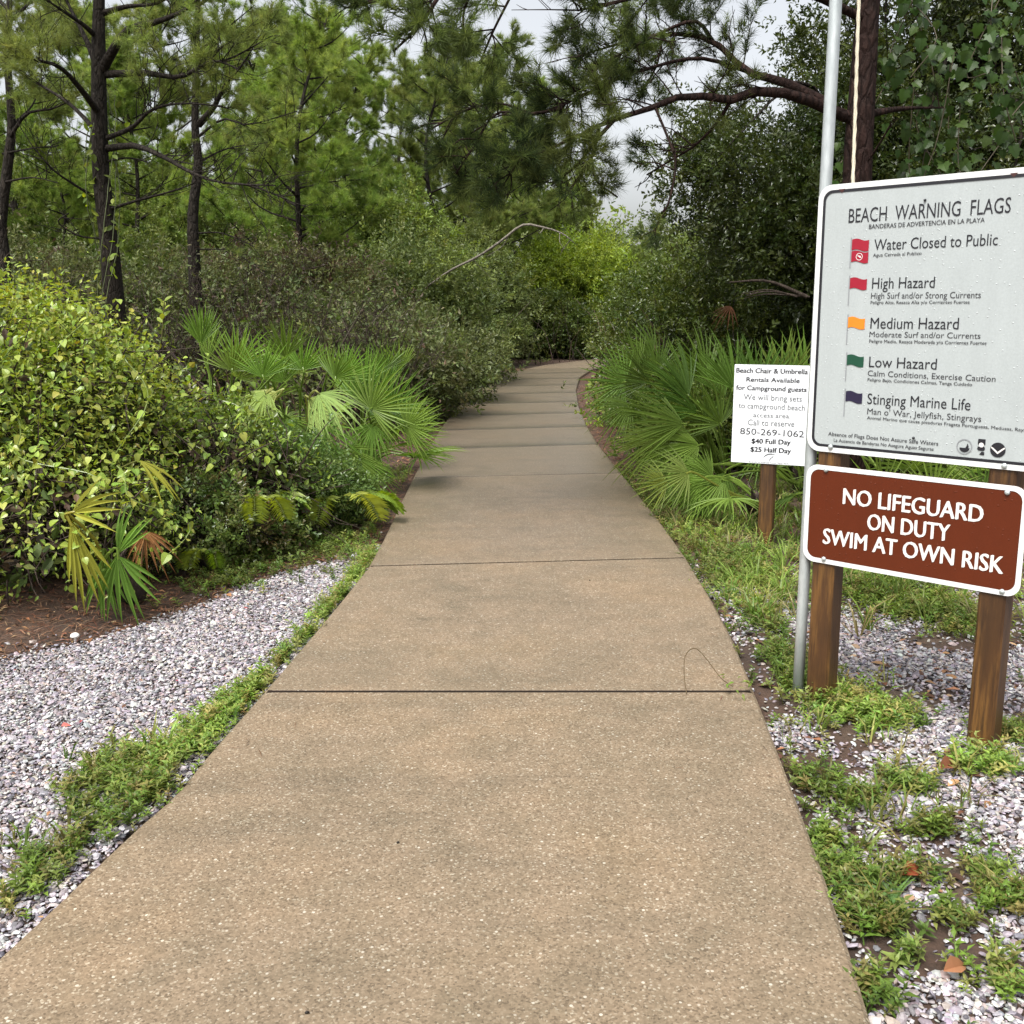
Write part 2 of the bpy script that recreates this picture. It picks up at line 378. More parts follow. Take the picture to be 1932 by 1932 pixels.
hb = N(t, 'ShaderNodeMath', operation='ADD'); t.links.new(sep.outputs[0], hb.inputs[0]); t.links.new(nm, hb.inputs[1])
bs = N(t, 'ShaderNodeMapRange'); t.links.new(wa.outputs['Fac'], bs.inputs[0]); bs.inputs[3].default_value = .35; bs.inputs[4].default_value = .04
bn = N(t, 'ShaderNodeBump', Distance=.004); t.links.new(hb.outputs[0], bn.inputs['Height']); t.links.new(bs.outputs[0], bn.inputs['Strength']); t.links.new(bn.outputs[0], b.inputs['Normal'])
po = g.build('path', m)
wt = po.data.attributes.new('wet', 'FLOAT', 'POINT'); wt.data.foreach_set('value', np.array(wet_all, np.float32))
tag(po, kind='structure')
g = Geo()      # soil packed in the open joints
for (l_, r_) in JOINTS[1:]:
    if l_ > 23: break
    A, B = edge_at(LE, l_), edge_at(RE, r_); hg = (gap if l_ < 7 else .016)/2+.004; q = (B-A)/np.linalg.norm(B-A); nn = np.array([-q[1], q[0]])*hg
    A = A+q*.015; B = B-q*.015; g.add(np.array([(*(A-nn), -.0014), (*(B-nn), -.0014), (*(B+nn), -.0014), (*(A+nn), -.0014)]), [np.array([[0, 1, 2, 3]])], [(.02, .015, .011)])
m, t, b = mat('joint_soil'); b.inputs['Base Color'].default_value = (.018, .013, .010, 1); b.inputs['Roughness'].default_value = 1; b.inputs['Specular IOR Level'].default_value = .1
tag(g.build('path_joint', m), kind='structure')

# ------------------------------------------------------------------ the beach sign and its writing
def paint(name, c, rough=.45, spec=.5):
    m, t, b = mat(name); v = coords(t); n = noise(t, v, 35, 6, .7)
    t.links.new(mix(t, 1.0, c, ramp(t, [(.3, (.93, .93, .93)), (.7, (1.05, 1.05, 1.05))], n).outputs[0], 'MULTIPLY'), b.inputs['Base Color'])
    b.inputs['Roughness'].default_value = rough; b.inputs['Specular IOR Level'].default_value = spec; return m
def wetsheet(name, c, drop, scale=70, amt=.35):
    """sheeting with rain drops standing on it"""
    m, t, b = mat(name); v = coords(t)
    vo = N(t, 'ShaderNodeTexVoronoi', Scale=scale); t.links.new(v, vo.inputs['Vector'])
    d = ramp(t, [(.08, (1, 1, 1)), (.22, (0, 0, 0))], vo.outputs['Distance'])
    sp = t.nodes.new('ShaderNodeSeparateColor'); t.links.new(vo.outputs['Color'], sp.inputs[0])
    k = N(t, 'ShaderNodeMath', operation='GREATER_THAN'); t.links.new(sp.outputs[0], k.inputs[0]); k.inputs[1].default_value = .55
    mm = N(t, 'ShaderNodeMath', operation='MULTIPLY'); t.links.new(d.outputs[0], mm.inputs[0]); t.links.new(k.outputs[0], mm.inputs[1])
    mf = N(t, 'ShaderNodeMath', operation='MULTIPLY'); t.links.new(mm.outputs[0], mf.inputs[0]); mf.inputs[1].default_value = amt
    n = noise(t, coords(t, (4, 4, 1)), 3, 6, .7); n2 = noise(t, v, 160, 3, .8)
    base = mix(t, 1.0, c, ramp(t, [(.3, (.94, .94, .94)), (.7, (1.04, 1.04, 1.04))], n).outputs[0], 'MULTIPLY')
    base = mix(t, 1.0, base, ramp(t, [(.3, (.92, .92, .92)), (.7, (1.06, 1.06, 1.06))], n2).outputs[0], 'MULTIPLY')
    t.links.new(mix(t, mf.outputs[0], base, drop), b.inputs['Base Color'])
    b.inputs['Roughness'].default_value = .38; b.inputs['Specular IOR Level'].default_value = .3; bump(t, b, mm.outputs[0], .5, .002)
    return m
M['sheet'] = wetsheet('grey_white_sheeting', (.355, .385, .385), (.52, .55, .55))
M['rim'] = paint('white_edge_paint', (.62, .63, .62), .4)
M['black'] = paint('black_ink', (.012, .012, .016), .4)
M['grey_ink'] = paint('grey_ink', (.10, .105, .11), .5)
M['dark_ink'] = paint('dark_grey_ink', (.03, .03, .034), .5)
M['pole_ink'] = paint('pale_grey_ink', (.22, .23, .24), .5)
M['brown'] = wetsheet('brown_sheeting', (.088, .0155, .0035), (.11, .03, .012), 60, .10)
M['white'] = paint('white_lettering', (.66, .63, .60), .45)
M['red'] = paint('red_ink', (.27, .005, .02), .4)
M['orange'] = paint('orange_ink', (.66, .19, .012), .4)
M['green'] = paint('green_ink', (.006, .055, .028), .4)
M['purple'] = paint('purple_ink', (.014, .010, .034), .4)
M['paper'] = paint('white_plastic_board', (.68, .70, .73), .35)
M['rust'] = paint('dark_red_primer', (.05, .012, .01), .6)
m, t, b = mat('galvanised_steel'); n = noise(t, coords(t, (1, 1, .3)), 40, 5, .7)
t.links.new(ramp(t, [(.3, (.40, .44, .44)), (.7, (.58, .62, .62))], n).outputs[0], b.inputs['Base Color']); b.inputs['Metallic'].default_value = .55; b.inputs['Roughness'].default_value = .42
M['steel'] = m
m, t, b = mat('treated_timber')
v = coords(t, (1, 1, .05)); n = noise(t, v, 75, 6, .7); n2 = noise(t, coords(t, (1, 1, .12)), 20, 5, .6); n3 = noise(t, coords(t, (1, 1, .6)), 5, 4)
c = ramp(t, [(.33, (.012, .005, .002)), (.48, (.098, .044, .010)), (.66, (.18, .086, .02))], n)
c = mix(t, ramp(t, [(.42, (0, 0, 0)), (.56, (.85, .85, .85))], n2).outputs[0], c.outputs[0], (.05, .02, .005))
c = mix(t, 1.0, c, ramp(t, [(.3, (.55, .55, .55)), (.6, (1.1, 1.1, 1.1))], n3).outputs[0], 'MULTIPLY')
t.links.new(c, b.inputs['Base Color']); b.inputs['Roughness'].default_value = .5; bump(t, b, n, .5, .004)
M['timber'] = m
M['rope'] = paint('cream_cord', (.55, .50, .38), .8)

def rrect(w0, h0, w1, h1, r, seg=7):
    out = []
    for cx, cy, a0 in ((w1-r, h1-r, 0), (w0+r, h1-r, 90), (w0+r, h0+r, 180), (w1-r, h0+r, 270)):
        for k in range(seg+1):
            a = R(a0+90*k/seg); out.append((cx+r*math.cos(a), cy+r*math.sin(a)))
    return np.array(out)
def _caph():
    cu = bpy.data.curves.new('m', 'FONT'); cu.body = 'H'; cu.size = 1; o = bpy.data.objects.new('m', cu); COL.objects.link(o)
    me = bpy.data.meshes.new_from_object(o.evaluated_get(bpy.context.evaluated_depsgraph_get())); h = max(v.co.y for v in me.vertices)
    COL.objects.unlink(o); bpy.data.objects.remove(o); bpy.data.curves.remove(cu); bpy.data.meshes.remove(me); return h
CAPH = _caph(); print('cap height', CAPH)
class Panel:
    """flat board in the (u, v) plane with normal towards the reader"""
    def __init__(s, o, yaw, tilt=0.):
        d = np.array([math.cos(yaw), math.sin(yaw), 0]); u = np.array([0, 0, 1.])
        s.o = np.asarray(o, float); s.d = d*math.cos(tilt)+u*math.sin(tilt); s.u = -d*math.sin(tilt)+u*math.cos(tilt)
        s.n = np.cross(s.d, s.u)
    def p(s, uv, z=0.):
        uv = np.asarray(uv, float); return s.o+uv[:, :1]*s.d+uv[:, 1:2]*s.u+z*s.n
    def plate(s, name, outline, z0, z1, m, parent, org):
        g = Geo(); n = len(outline); V = np.vstack([s.p(outline, z0), s.p(outline, z1)]); i = np.arange(n); j = (i+1) % n
        g.add(V, [(np.arange(n)+n)[None], np.arange(n)[::-1][None], np.stack([i, j, j+n, i+n], 1)], [(1, 1, 1)]*3)
        return g.build(name, m, parent, origin=org)
    def ring(s, name, A, B, z, m, parent, org):
        g = Geo(); n = len(A); i = np.arange(n); j = (i+1) % n
        g.add(np.vstack([s.p(A, z), s.p(B, z)]), [np.stack([i, j, j+n, i+n], 1)], [(1, 1, 1)]); return g.build(name, m, parent, origin=org)
    def poly(s, name, polys, z, m, parent, org):
        g = Geo()
        for q in polys: g.add(s.p(q, z), [np.arange(len(q))[None]], [(1, 1, 1)])
        return g.build(name, m, parent, origin=org)
    def text(s, txt, a, b_, cap, z, m, parent, org, bold=0., cond=None):
        cu = bpy.data.curves.new('lettering', 'FONT'); cu.body = txt; cu.size = 1; cu.resolution_u = 3
        o = bpy.data.objects.new('lettering_source', cu); COL.objects.link(o)
        dg = bpy.context.evaluated_depsgraph_get(); me = bpy.data.meshes.new_from_object(o.evaluated_get(dg))
        COL.objects.unlink(o); bpy.data.objects.remove(o); bpy.data.curves.remove(cu)
        nv = len(me.vertices); co = np.zeros(nv*3, np.float32); me.vertices.foreach_get('co', co); co = co.reshape(-1, 3)
        x0, x1 = co[:, 0].min(), co[:, 0].max()
        dv = np.asarray(b_)-np.asarray(a); L = np.linalg.norm(dv); e = dv/L; f = np.array([-e[1], e[0]])
        uu = (co[:, 0]-x0)/(x1-x0)*L; vv = co[:, 1]/CAPH*cap
        uv = np.asarray(a)[None]+uu[:, None]*e+vv[:, None]*f
        W = s.p(uv, z)-np.asarray(org); me.vertices.foreach_set('co', W.astype(np.float32).ravel()); me.update()
        if bold:
            import bmesh
            bm = bmesh.new(); bm.from_mesh(me); g0_ = list(bm.verts)+list(bm.edges)+list(bm.faces)
            for q_ in (-1, 1):
                r_ = bmesh.ops.duplicate(bm, geom=g0_); vv_ = [x_ for x_ in r_['geom'] if isinstance(x_, bmesh.types.BMVert)]
                bmesh.ops.translate(bm, verts=vv_, vec=tuple(s.d*bold*cap*q_+s.u*bold*cap*.5*q_+s.n*.00012*(q_+1.5)))
            bm.to_mesh(me); bm.free()
        me.name = 'lettering'; me.materials.clear(); me.materials.append(M[m])
        ob = bpy.data.objects.new('lettering', me); COL.objects.link(ob); ob.parent = parent; ob['label'] = 'lettering reading '+' '.join(txt.split())
        return ob
    def bolt(s, uv, z, m, parent, org, r=.009):
        g = Geo(); k = 10; th = np.arange(k)*2*np.pi/k; V = []
        for rr_, zz in ((1, 0), (1, .003), (.75, .006), (.3, .0075)):
            V.append(s.p(np.column_stack([uv[0]+r*rr_*np.cos(th), uv[1]+r*rr_*np.sin(th)]), z+zz))
        F = []
        for q in range(3): F.append(np.stack([q*k+np.arange(k), q*k+(np.arange(k)+1) % k, (q+1)*k+(np.arange(k)+1) % k, (q+1)*k+np.arange(k)], 1))
        g.add(np.vstack(V), F+[(3*k+np.arange(k))[None]], [(1, 1, 1)]*4)
        return g.build('bolt', m, parent, True, origin=org)
def box_post(name, base, yaw, wx, wy, z0, z1, m, parent, org, tilt=0., ch=.008):
    d = np.array([math.cos(yaw), math.sin(yaw), 0]); e = np.array([-d[1], d[0], 0]); u = np.array([0, 0, 1.])-d*math.tan(tilt)
    q = [(-1, -1), (1, -1), (1, 1), (-1, 1)]; pr = []
    for k in range(4):
        sx, sy = q[k]
        c_ = [(sx*(wx/2-ch), sy*wy/2), (sx*wx/2, sy*(wy/2-ch))]
        pr += c_ if k in (1, 3) else c_[::-1]
    pr = np.array(pr); g = Geo(); n = len(pr); rows = []
    for z in np.linspace(z0, z1, 8): rows.append(np.asarray(base)[None]+pr[:, :1]*d+pr[:, 1:]*e+u*z)
    F = [np.stack([k*n+np.arange(n), k*n+(np.arange(n)+1) % n, (k+1)*n+(np.arange(n)+1) % n, (k+1)*n+np.arange(n)], 1) for k in range(7)]
    g.add(np.vstack(rows), F+[(7*n+np.arange(n))[None], np.arange(n)[::-1][None]], [(1, 1, 1)]*9)
    return g.build(name, m, parent, origin=org)

YW, TL_ = R(-44.05), R(.33)
SG = Panel((1.1117, 3.8015, 0), YW, TL_)
org = SG.p([(.39, -.06)])[0]; org[2] = GZ
sign = thing('beach_sign', 'large two-panel beach warning sign bolted to two wet timber posts beside the path', 'sign', org)
nb3 = -SG.n*.048
for u_ in (.085, .70):
    base = SG.p([(u_, 0)])[0]+nb3; base[2] = 0
    box_post('post', base, YW, .089, .089, -.2, 1.86, 'timber', sign, org, TL_)
WP = SG.plate('warning_panel', rrect(0, .9385, .83, 1.8865, .05), 0, .003, 'sheet', sign, org)
SG.ring('border', rrect(0, .9385, .83, 1.8865, .05), rrect(.0185, .957, .8115, 1.868, .035), .0042, 'rim', WP, org)
SG.ring('border', rrect(.0185, .957, .8115, 1.868, .035), rrect(.0285, .967, .8015, 1.858, .028), .0046, 'black', WP, org)
Z1 = .0044
for txt, a, b_, cp, ink in (
    ("BEACH  WARNING  FLAGS", (.118, 1.7523), (.6587, 1.7523), .047, 'black'),
    ("BANDERAS DE ADVERTENCIA EN LA PLAYA", (.1943, 1.728), (.5819, 1.7277), .0145, 'dark_ink'),
    ("Water Closed to Public", (.217, 1.655), (.6274, 1.6545), .0365, 'black'),
    ("Agua Cerrada al Publico", (.2154, 1.6335), (.3845, 1.634), .0105, 'dark_ink'),
    ("High Hazard", (.2178, 1.5255), (.4362, 1.525), .0365, 'black'),
    ("High Surf and/or Strong Currents", (.2164, 1.491), (.5888, 1.4899), .0205, 'dark_ink'),
    ("Peligro Alto, Resaca Alta y/o Corrientes Fuertes", (.2163, 1.473), (.5547, 1.4721), .0105, 'dark_ink'),
    ("Medium Hazard", (.2205, 1.3885), (.5254, 1.389), .0375, 'black'),
    ("Moderate Surf and/or Currents", (.2192, 1.3592), (.598, 1.3596), .019, 'dark_ink'),
    ("Peligro Medio, Resaca Moderada y/o Corrientes Fuertes", (.2198, 1.3395), (.619, 1.3405), .011, 'dark_ink'),
    ("Low Hazard", (.2239, 1.2545), (.4625, 1.2545), .0365, 'black'),
    ("Calm Conditions, Exercise Caution", (.2215, 1.2235), (.6564, 1.2218), .0195, 'dark_ink'),
    ("Peligro Bajo, Condiciones Calmas, Tenga Cuidado", (.2221, 1.2051), (.5835, 1.2048), .0105, 'dark_ink'),
    ("Stinging Marine Life", (.2258, 1.1247), (.5839, 1.1243), .037, 'black'),
    ("Man o' War, Jellyfish, Stingrays", (.2281, 1.0883), (.6216, 1.0885), .0208, 'dark_ink'),
    ("Animal Marino que causa picaduras Fragata Portuguesa, Medusas, Rayas", (.2286, 1.0704), (.7703, 1.0675), .0105, 'dark_ink'),
    ("Absence of Flags Does Not Assure Safe Waters", (.0839, 1.0), (.487, .998), .0135, 'dark_ink'),
    ("La Ausencia de Banderas No Asegura Aguas Seguras", (.1068, .979), (.4724, .9787), .0118, 'dark_ink')):
    SG.text(txt, a, b_, cp, Z1, ink, WP, org, .012 if cp < .016 else 0.)
def flag_sym(u0, v0, w_, h_, ink, rim=None):
    n = 12; f = np.linspace(0, 1, n); wv = .0032*np.sin(f*2*np.pi-.2)-.004*f
    top = np.column_stack([u0+w_*f, v0+h_+wv]); bot = np.column_stack([u0+w_*f, v0+wv])
    g = Geo(); i = np.arange(n-1)
    g.add(np.vstack([SG.p(top, .0048), SG.p(bot, .0048)]), [np.stack([i+n, i+n+1, i+1, i], 1)], [(1, 1, 1)])
    return g.build('flag_symbol', ink, WP, origin=org)
for (u0, v0, ink, lab) in ((.1355, 1.659, 'red', 'upper red flag of the doubled red flags'), (.1358, 1.6185, 'red', 'lower red flag with a white ring'), (.1362, 1.527, 'red', 'single red flag'), (.137, 1.391, 'orange', 'orange flag'), (.141, 1.2585, 'green', 'dark green flag'), (.1436, 1.129, 'purple', 'dark purple flag')):
    flag_sym(u0, v0, .0625, .0365, ink)['label'] = lab
for (u0, va, vb) in ((.1305, 1.598, 1.702), (.1318, 1.468, 1.572), (.1335, 1.332, 1.437), (.137, 1.2015, 1.304), (.1385, 1.0735, 1.1755)):
    SG.poly('flag_staff', [np.array([(u0, va), (u0+.0035, va), (u0+.0035, vb), (u0, vb)])], .0047, 'pole_ink', WP, org)
def disc(c_, r, k=20, a0=0, a1=360):
    th = np.radians(np.linspace(a0, a1, k, endpoint=(a1-a0) < 360)); return np.column_stack([c_[0]+r*np.cos(th), c_[1]+r*np.sin(th)])
rc = (.1655, 1.6355)
SG.ring('emblem', disc(rc, .0125), disc(rc, .0105), .0052, 'white', WP, org)['label'] = 'thin white ring on the lower red flag'
SG.poly('emblem', [np.array([(rc[0]-.009, rc[1]+.004), (rc[0]-.001, rc[1]-.001), (rc[0]+.002, rc[1]-.004), (rc[0]+.008, rc[1]-.003), (rc[0]+.004, rc[1]+.003), (rc[0]-.002, rc[1]+.004)])], .0053, 'white', WP, org)
e1 = (.5742, 1.0022); e3 = (.6822, 1.0008)
em = SG.ring('emblem', disc(e1, .026), disc(e1, .0225), .0047, 'pole_ink', WP, org); em['label'] = 'ring emblem with dark hull on water'
SG.poly('emblem', [disc((e1[0]+.001, e1[1]-.001), .0175, 14, 190, 350), np.array([(e1[0]+.003, e1[1]-.004), (e1[0]+.014, e1[1]-.004), (e1[0]+.014, e1[1]+.002), (e1[0]+.010, e1[1]+.012), (e1[0]+.007, e1[1]+.002)])], .0048, 'black', WP, org)
em = SG.poly('emblem', [np.array([(.6175, 1.0135), (.6415, 1.0135), (.6415, 1.0322), (.6175, 1.0322)]), np.array([(.6165, .998), (.622, .9935), (.637, .9935), (.6415, .998), (.6405, 1.006), (.6335, 1.0085), (.6225, 1.006), (.6175, 1.007)]), np.array([(.624, .9805), (.64, .9785), (.6405, .989), (.632, .991)])], .0047, 'black', WP, org); em['label'] = 'stacked dark blocks of a partner emblem'
SG.poly('emblem', [disc((.629, 1.0125), .008, 12)], .0051, 'white', WP, org)
em = SG.poly('emblem', [disc(e3, .0245)], .0047, 'black', WP, org); em['label'] = 'black round emblem with white wings'
SG.poly('emblem', [np.array([(e3[0]-.022, e3[1]+.010), (e3[0]-.0215, e3[1]+.005), (e3[0], e3[1]-.0135), (e3[0]+.0215, e3[1]+.005), (e3[0]+.022, e3[1]+.010), (e3[0]+.014, e3[1]+.0055), (e3[0], e3[1]-.0065), (e3[0]-.014, e3[1]+.0055)])], .0051, 'white', WP, org)
for q in ((.3844, 1.8098), (.4008, 1.017)): SG.bolt(q, .004, 'black', WP, org, .0045)
for q in ((.0961, .9583), (.7073, .9507)): SG.bolt(q, .005, 'steel', WP, org, .0095)
for q in ((.0879, 1.8639), (.66, 1.8666)): SG.poly('rivet', [np.array([(q[0]-.012, q[1]+.005), (q[0], q[1]-.009), (q[0]+.012, q[1]+.005)])], .0052, 'rust', WP, org)
BP = SG.plate('notice_panel', rrect(.005, .516, .79, .888, .045), 0, .003, 'brown', sign, org)
SG.ring('border', rrect(.005, .516, .79, .888, .045), rrect(.0225, .5335, .7725, .8705, .034), .0042, 'rim', BP, org)
for txt, a, b_ in (("NO LIFEGUARD", (.1564, .7535), (.6527, .7527)), ("ON DUTY", (.2548, .6715), (.548, .672)), ("SWIM AT OWN RISK", (.0857, .593), (.7308, .5895))):
    SG.text(txt, a, b_, .0575, Z1, 'white', BP, org, .035)
for q in ((.083, .8713), (.7237, .8641), (.0926, .5332), (.7346, .5294)): SG.bolt(q, .0045, 'steel', BP, org)

# flagpole behind the panels and its halyard
pb = SG.p([(-.006, 0)])[0]-SG.n*.033
fp = thing('flagpole', 'tall galvanised steel flagpole rising behind the left edge of the warning sign', 'flagpole', (pb[0], pb[1], GZ))
g = Geo(); lean = -.0115*SG.d
zz = np.linspace(-.15, 5.6, 14); tube(g, [pb+np.array([0, 0, z])+lean*z*0 for z in zz], .0215, 16, (1, 1, 1)); g.build('pole', 'steel', fp, True, origin=(pb[0], pb[1], GZ))
g = Geo(); g2 = [pb+np.array([0, 0, 5.6]), pb+np.array([0, 0, 5.64])]; tube(g, g2, .027, 14, (1, 1, 1)); g.build('cap', 'steel', fp, True, origin=(pb[0], pb[1], GZ))
ra = at(1609, 352, 3.86); rb = at(1621, -10, 4.0); rc_ = rb+(rb-ra)*3.2
for k, dx in ((0, 0.),):
    g = Geo(); lo = ra-(rb-ra)*.7
    Lp = np.array([lo+(rc_-lo)*f for f in np.linspace(0, 1, 60)])
    for s_ in range(3):
        ph = np.linspace(0, 60*2*np.pi, 60)*0+np.arange(60)*1.9+s_*2.09
        tube(g, Lp+np.column_stack([np.cos(ph), np.sin(ph), 0*ph])*.0035, .0045, 5, (1, 1, 1))
    tag(g.build('rope', 'rope', None, True, origin=tuple(lo)), 'cream flag rope hanging between the steel pole and the pine trunk', 'rope')

# rental notice on its own post
PA = Panel((1.382, 6.377, 0), R(-23.8))
po_ = PA.p([(.225, 0)])[0]; po_[2] = GZ
rs = thing('rental_sign', 'small white notice offering beach chair and umbrella rentals on a single timber post', 'sign', po_)
bp = PA.p([(.225, 0)])[0]-PA.n*.05; bp[2] = 0
box_post('post', bp, R(-23.8), .089, .089, -.2, .98, 'timber', rs, po_)
PP = PA.plate('panel', rrect(0, .486, .458, 1.095, .004, 2), 0, .004, 'paper', rs, po_)
for txt, a, b_, cp, bo, ink in (("Beach Chair & Umbrella", (.012, 1.045), (.44, 1.0445), .029, .04, 'dark_ink'), ("Rentals Available", (.076, .992), (.3946, .991), .026, .04, 'dark_ink'),
    ("for Campground guests", (.0151, .9395), (.438, .938), .028, .04, 'dark_ink'), ("We will bring sets", (.0638, .880), (.4134, .878), .034, .0, 'grey_ink'), ("to campground beach", (.0333, .8265), (.434, .8245), .033, .0, 'grey_ink'),
    ("access area.", (.1267, .7735), (.3519, .7745), .027, .0, 'grey_ink'), ("Call to reserve", (.0962, .7223), (.3773, .723), .036, .0, 'grey_ink'), ("850-269-1062", (.0496, .665), (.437, .662), .038, .0, 'dark_ink'),
    ("$40 Full Day", (.1237, .611), (.3598, .613), .029, .05, 'black'), ("$25 Half Day", (.119, .5585), (.3646, .56), .029, .05, 'black'), ("Friends of Emerald Coast State Parks", (.1134, .4905), (.3591, .491), .0085, .0, 'grey_ink')):
    PA.text(txt, a, b_, cp, .0055, ink, PP, po_, bo)
arc = smoothline([(.198, .519), (.208, .535), (.228, .546), (.252, .549), (.276, .547)], 12); wv = .006*np.sin(np.linspace(.1, np.pi, 12))
PA.poly('emblem', [np.vstack([np.column_stack([arc[:, 0], arc[:, 1]+wv*.6]), np.column_stack([arc[:, 0], arc[:, 1]-wv*.6])[::-1]])], .0056, 'grey_ink', PP, po_)
arc = smoothline([(.262, .540), (.252, .528), (.240, .516), (.236, .499)], 10); wv = .005*np.sin(np.linspace(.3, np.pi, 10))
PA.poly('emblem', [np.vstack([np.column_stack([arc[:, 0]-wv*.6, arc[:, 1]]), np.column_stack([arc[:, 0]+wv*.6, arc[:, 1]])[::-1]])], .0056, 'grey_ink', PP, po_)

# ------------------------------------------------------------------ trees
UP = np.array([0, 0, 1.])
def limb(gw, gc, poly, r0, r1=.006, tw=6, tl=.5, f0=.35, tufts=6, tset=TUFT_MID, ts=1., pal=PINE, bare=0., sag=0., wcol=(1, 1, 1), lift=.25, k=6, sub=2):
    """a limb with side twigs that carry needle tufts"""
    poly = np.asarray(poly, float); n = len(poly)
    tube(gw, poly, r1+(r0-r1)*np.linspace(1, 0, n)**1.25, k, wcol, False)
    L = np.linalg.norm(np.diff(poly, axis=0), axis=1).sum()
    P, D = [], []
    for q in range(int(max(2, tw*L))):
        f = f0+(1-f0)*rng.random()**.8; x = f*(n-1); i = min(int(x), n-2); p = poly[i]+(poly[i+1]-poly[i])*(x-i)
        tg = unit(poly[i+1]-poly[i]); d = unit(tg*.7+rdir(1)[0]*.75+UP*lift)
        ln = tl*rng.uniform(.45, 1.1)*(1.15-.5*f)
        b = p+d*ln*.5+rng.normal(0, .06*ln, 3); e = p+d*ln+UP*(.12*ln-sag*ln)+rng.normal(0, .1*ln, 3)
        tw_ = smoothline([p, b, e], 5); tube(gw, tw_, np.linspace(max(.004, r1*.9), .002, 5), 4, wcol, False)
        lines = [tw_]
        for _ in range(sub):
            fs = rng.uniform(.3, .9); p2 = tw_[0]+(tw_[-1]-tw_[0])*fs; d2 = unit(unit(e-p)+rdir(1)[0]*.8+UP*.2); l2 = ln*rng.uniform(.3, .55)
            t2 = np.array([p2, p2+d2*l2*.5, p2+d2*l2+UP*.05*l2]); tube(gw, t2, [.003, .0025, .0015], 3, wcol, False); lines.append(t2)
        if rng.random() < bare: continue
        for ln_ in lines:
            m_ = max(1, int(tufts*(1 if ln_ is tw_ else .5)))
            ff = 1-rng.random(m_)**1.5*.75; ff[0] = 1.0
            seg = ln_[-1]-ln_[0]
            P.append(ln_[0]+ff[:, None]*seg+rng.normal(0, .01, (m_, 3))); D.append(unit(seg)[None]+rng.normal(0, .4, (m_, 3))+UP*.15)
    if P:
        P = np.concatenate(P); D = unit(np.concatenate(D)); tone = pick(pal, 1, .12)[0]
        c = pick(pal, len(P), .22)*.6+tone*.4
        scatter(gc, tset, P, D, rdir(len(P)), ts*rng.uniform(.75, 1.25, len(P)), c)
def pine_proto(h, nl, spread, pal, z0=.3, lean=.3, tset=TUFT_MID, tufts=6, tw=6, r=.11, mb='bark', ts=1.0, tl=.5):
    gw, gc = Geo(), Geo(); gl = gw
    tp = smoothline([(0, 0, -.2), (lean*.3*rng.normal(), lean*.3*rng.normal(), h*.35), (lean*rng.normal(), lean*rng.normal(), h*.7), (lean*rng.normal(), lean*rng.normal(), h)], 14)
    tube(gw, tp, np.linspace(r, .015, 14), 8, (1, 1, 1))
    for i in range(nl):
        f = z0+(1-z0)*(i+rng.random())/nl; x = f*13; k = min(int(x), 12); p = tp[k]+(tp[k+1]-tp[k])*(x-k)
        a = i*2.4+rng.uniform(-.5, .5); ln = spread*(1.05-.75*(f-z0)/(1-z0))*rng.uniform(.6, 1.15)
        d = np.array([math.cos(a), math.sin(a), .1+.55*f*rng.random()])
        poly = smoothline([p, p+d*ln*.5+UP*.05*ln, p+d*ln+UP*(.22*ln)+rng.normal(0, .1*ln, 3)], 7)
        limb(gl, gc, poly, .009+.013*ln, .005, tw, tl, .3, tufts, tset, ts, pal, .03)
    limb(gl, gc, tp[-4:], .02, .006, tw*2, tl*.8, 0, tufts, tset, ts, pal, 0)
    return gw, [], gc
def finish_pine(name, label, cat, gs, loc=(0, 0, 0), mb='bark', group=None, origin=None):
    t_ = thing(name, label, cat, loc, group)
    gs[0].build('trunk', mb, t_, True, origin=origin); gs[-1].build('crown', 'needle', t_, origin=origin)
    for q in gs[1]: q.build('limb', mb, t_, True, origin=origin)
    return t_
def clumps(ells, n, shell=.55):
    """clump centres spread through the given ellipsoids, denser near the outside"""
    out = []
    vol = np.array([e[3]*e[4]*e[5] for e in ells]); cnt = np.maximum(1, (n*vol/vol.sum()).astype(int))
    for e, c in zip(ells, cnt):
        d = rdir(c); r_ = shell+(1-shell)*rng.random(c)**.7
        out.append(np.array(e[:3])+d*r_[:, None]*np.array(e[3:6]))
    return np.concatenate(out)
def leafage(gc, cen, ctr, per, sig, tset, ts, pal, out=.6, upb=.5, tone_j=.25):
    n = len(cen); P = np.repeat(cen, per, 0)+rng.normal(0, sig, (n*per, 3))*np.array([1, 1, .75])
    o = unit(P-ctr); D = unit(o*out+rdir(len(P))*.8+UP*.15); Nn = unit(UP*upb+o*.4+rdir(len(P))*.7)
    tone = pick(pal, n, tone_j); c = np.repeat(tone, per, 0)*.65+pick(pal, len(P), .2)*.35
    scatter(gc, tset, P, D, Nn, ts*rng.uniform(.7, 1.3, len(P)), c)
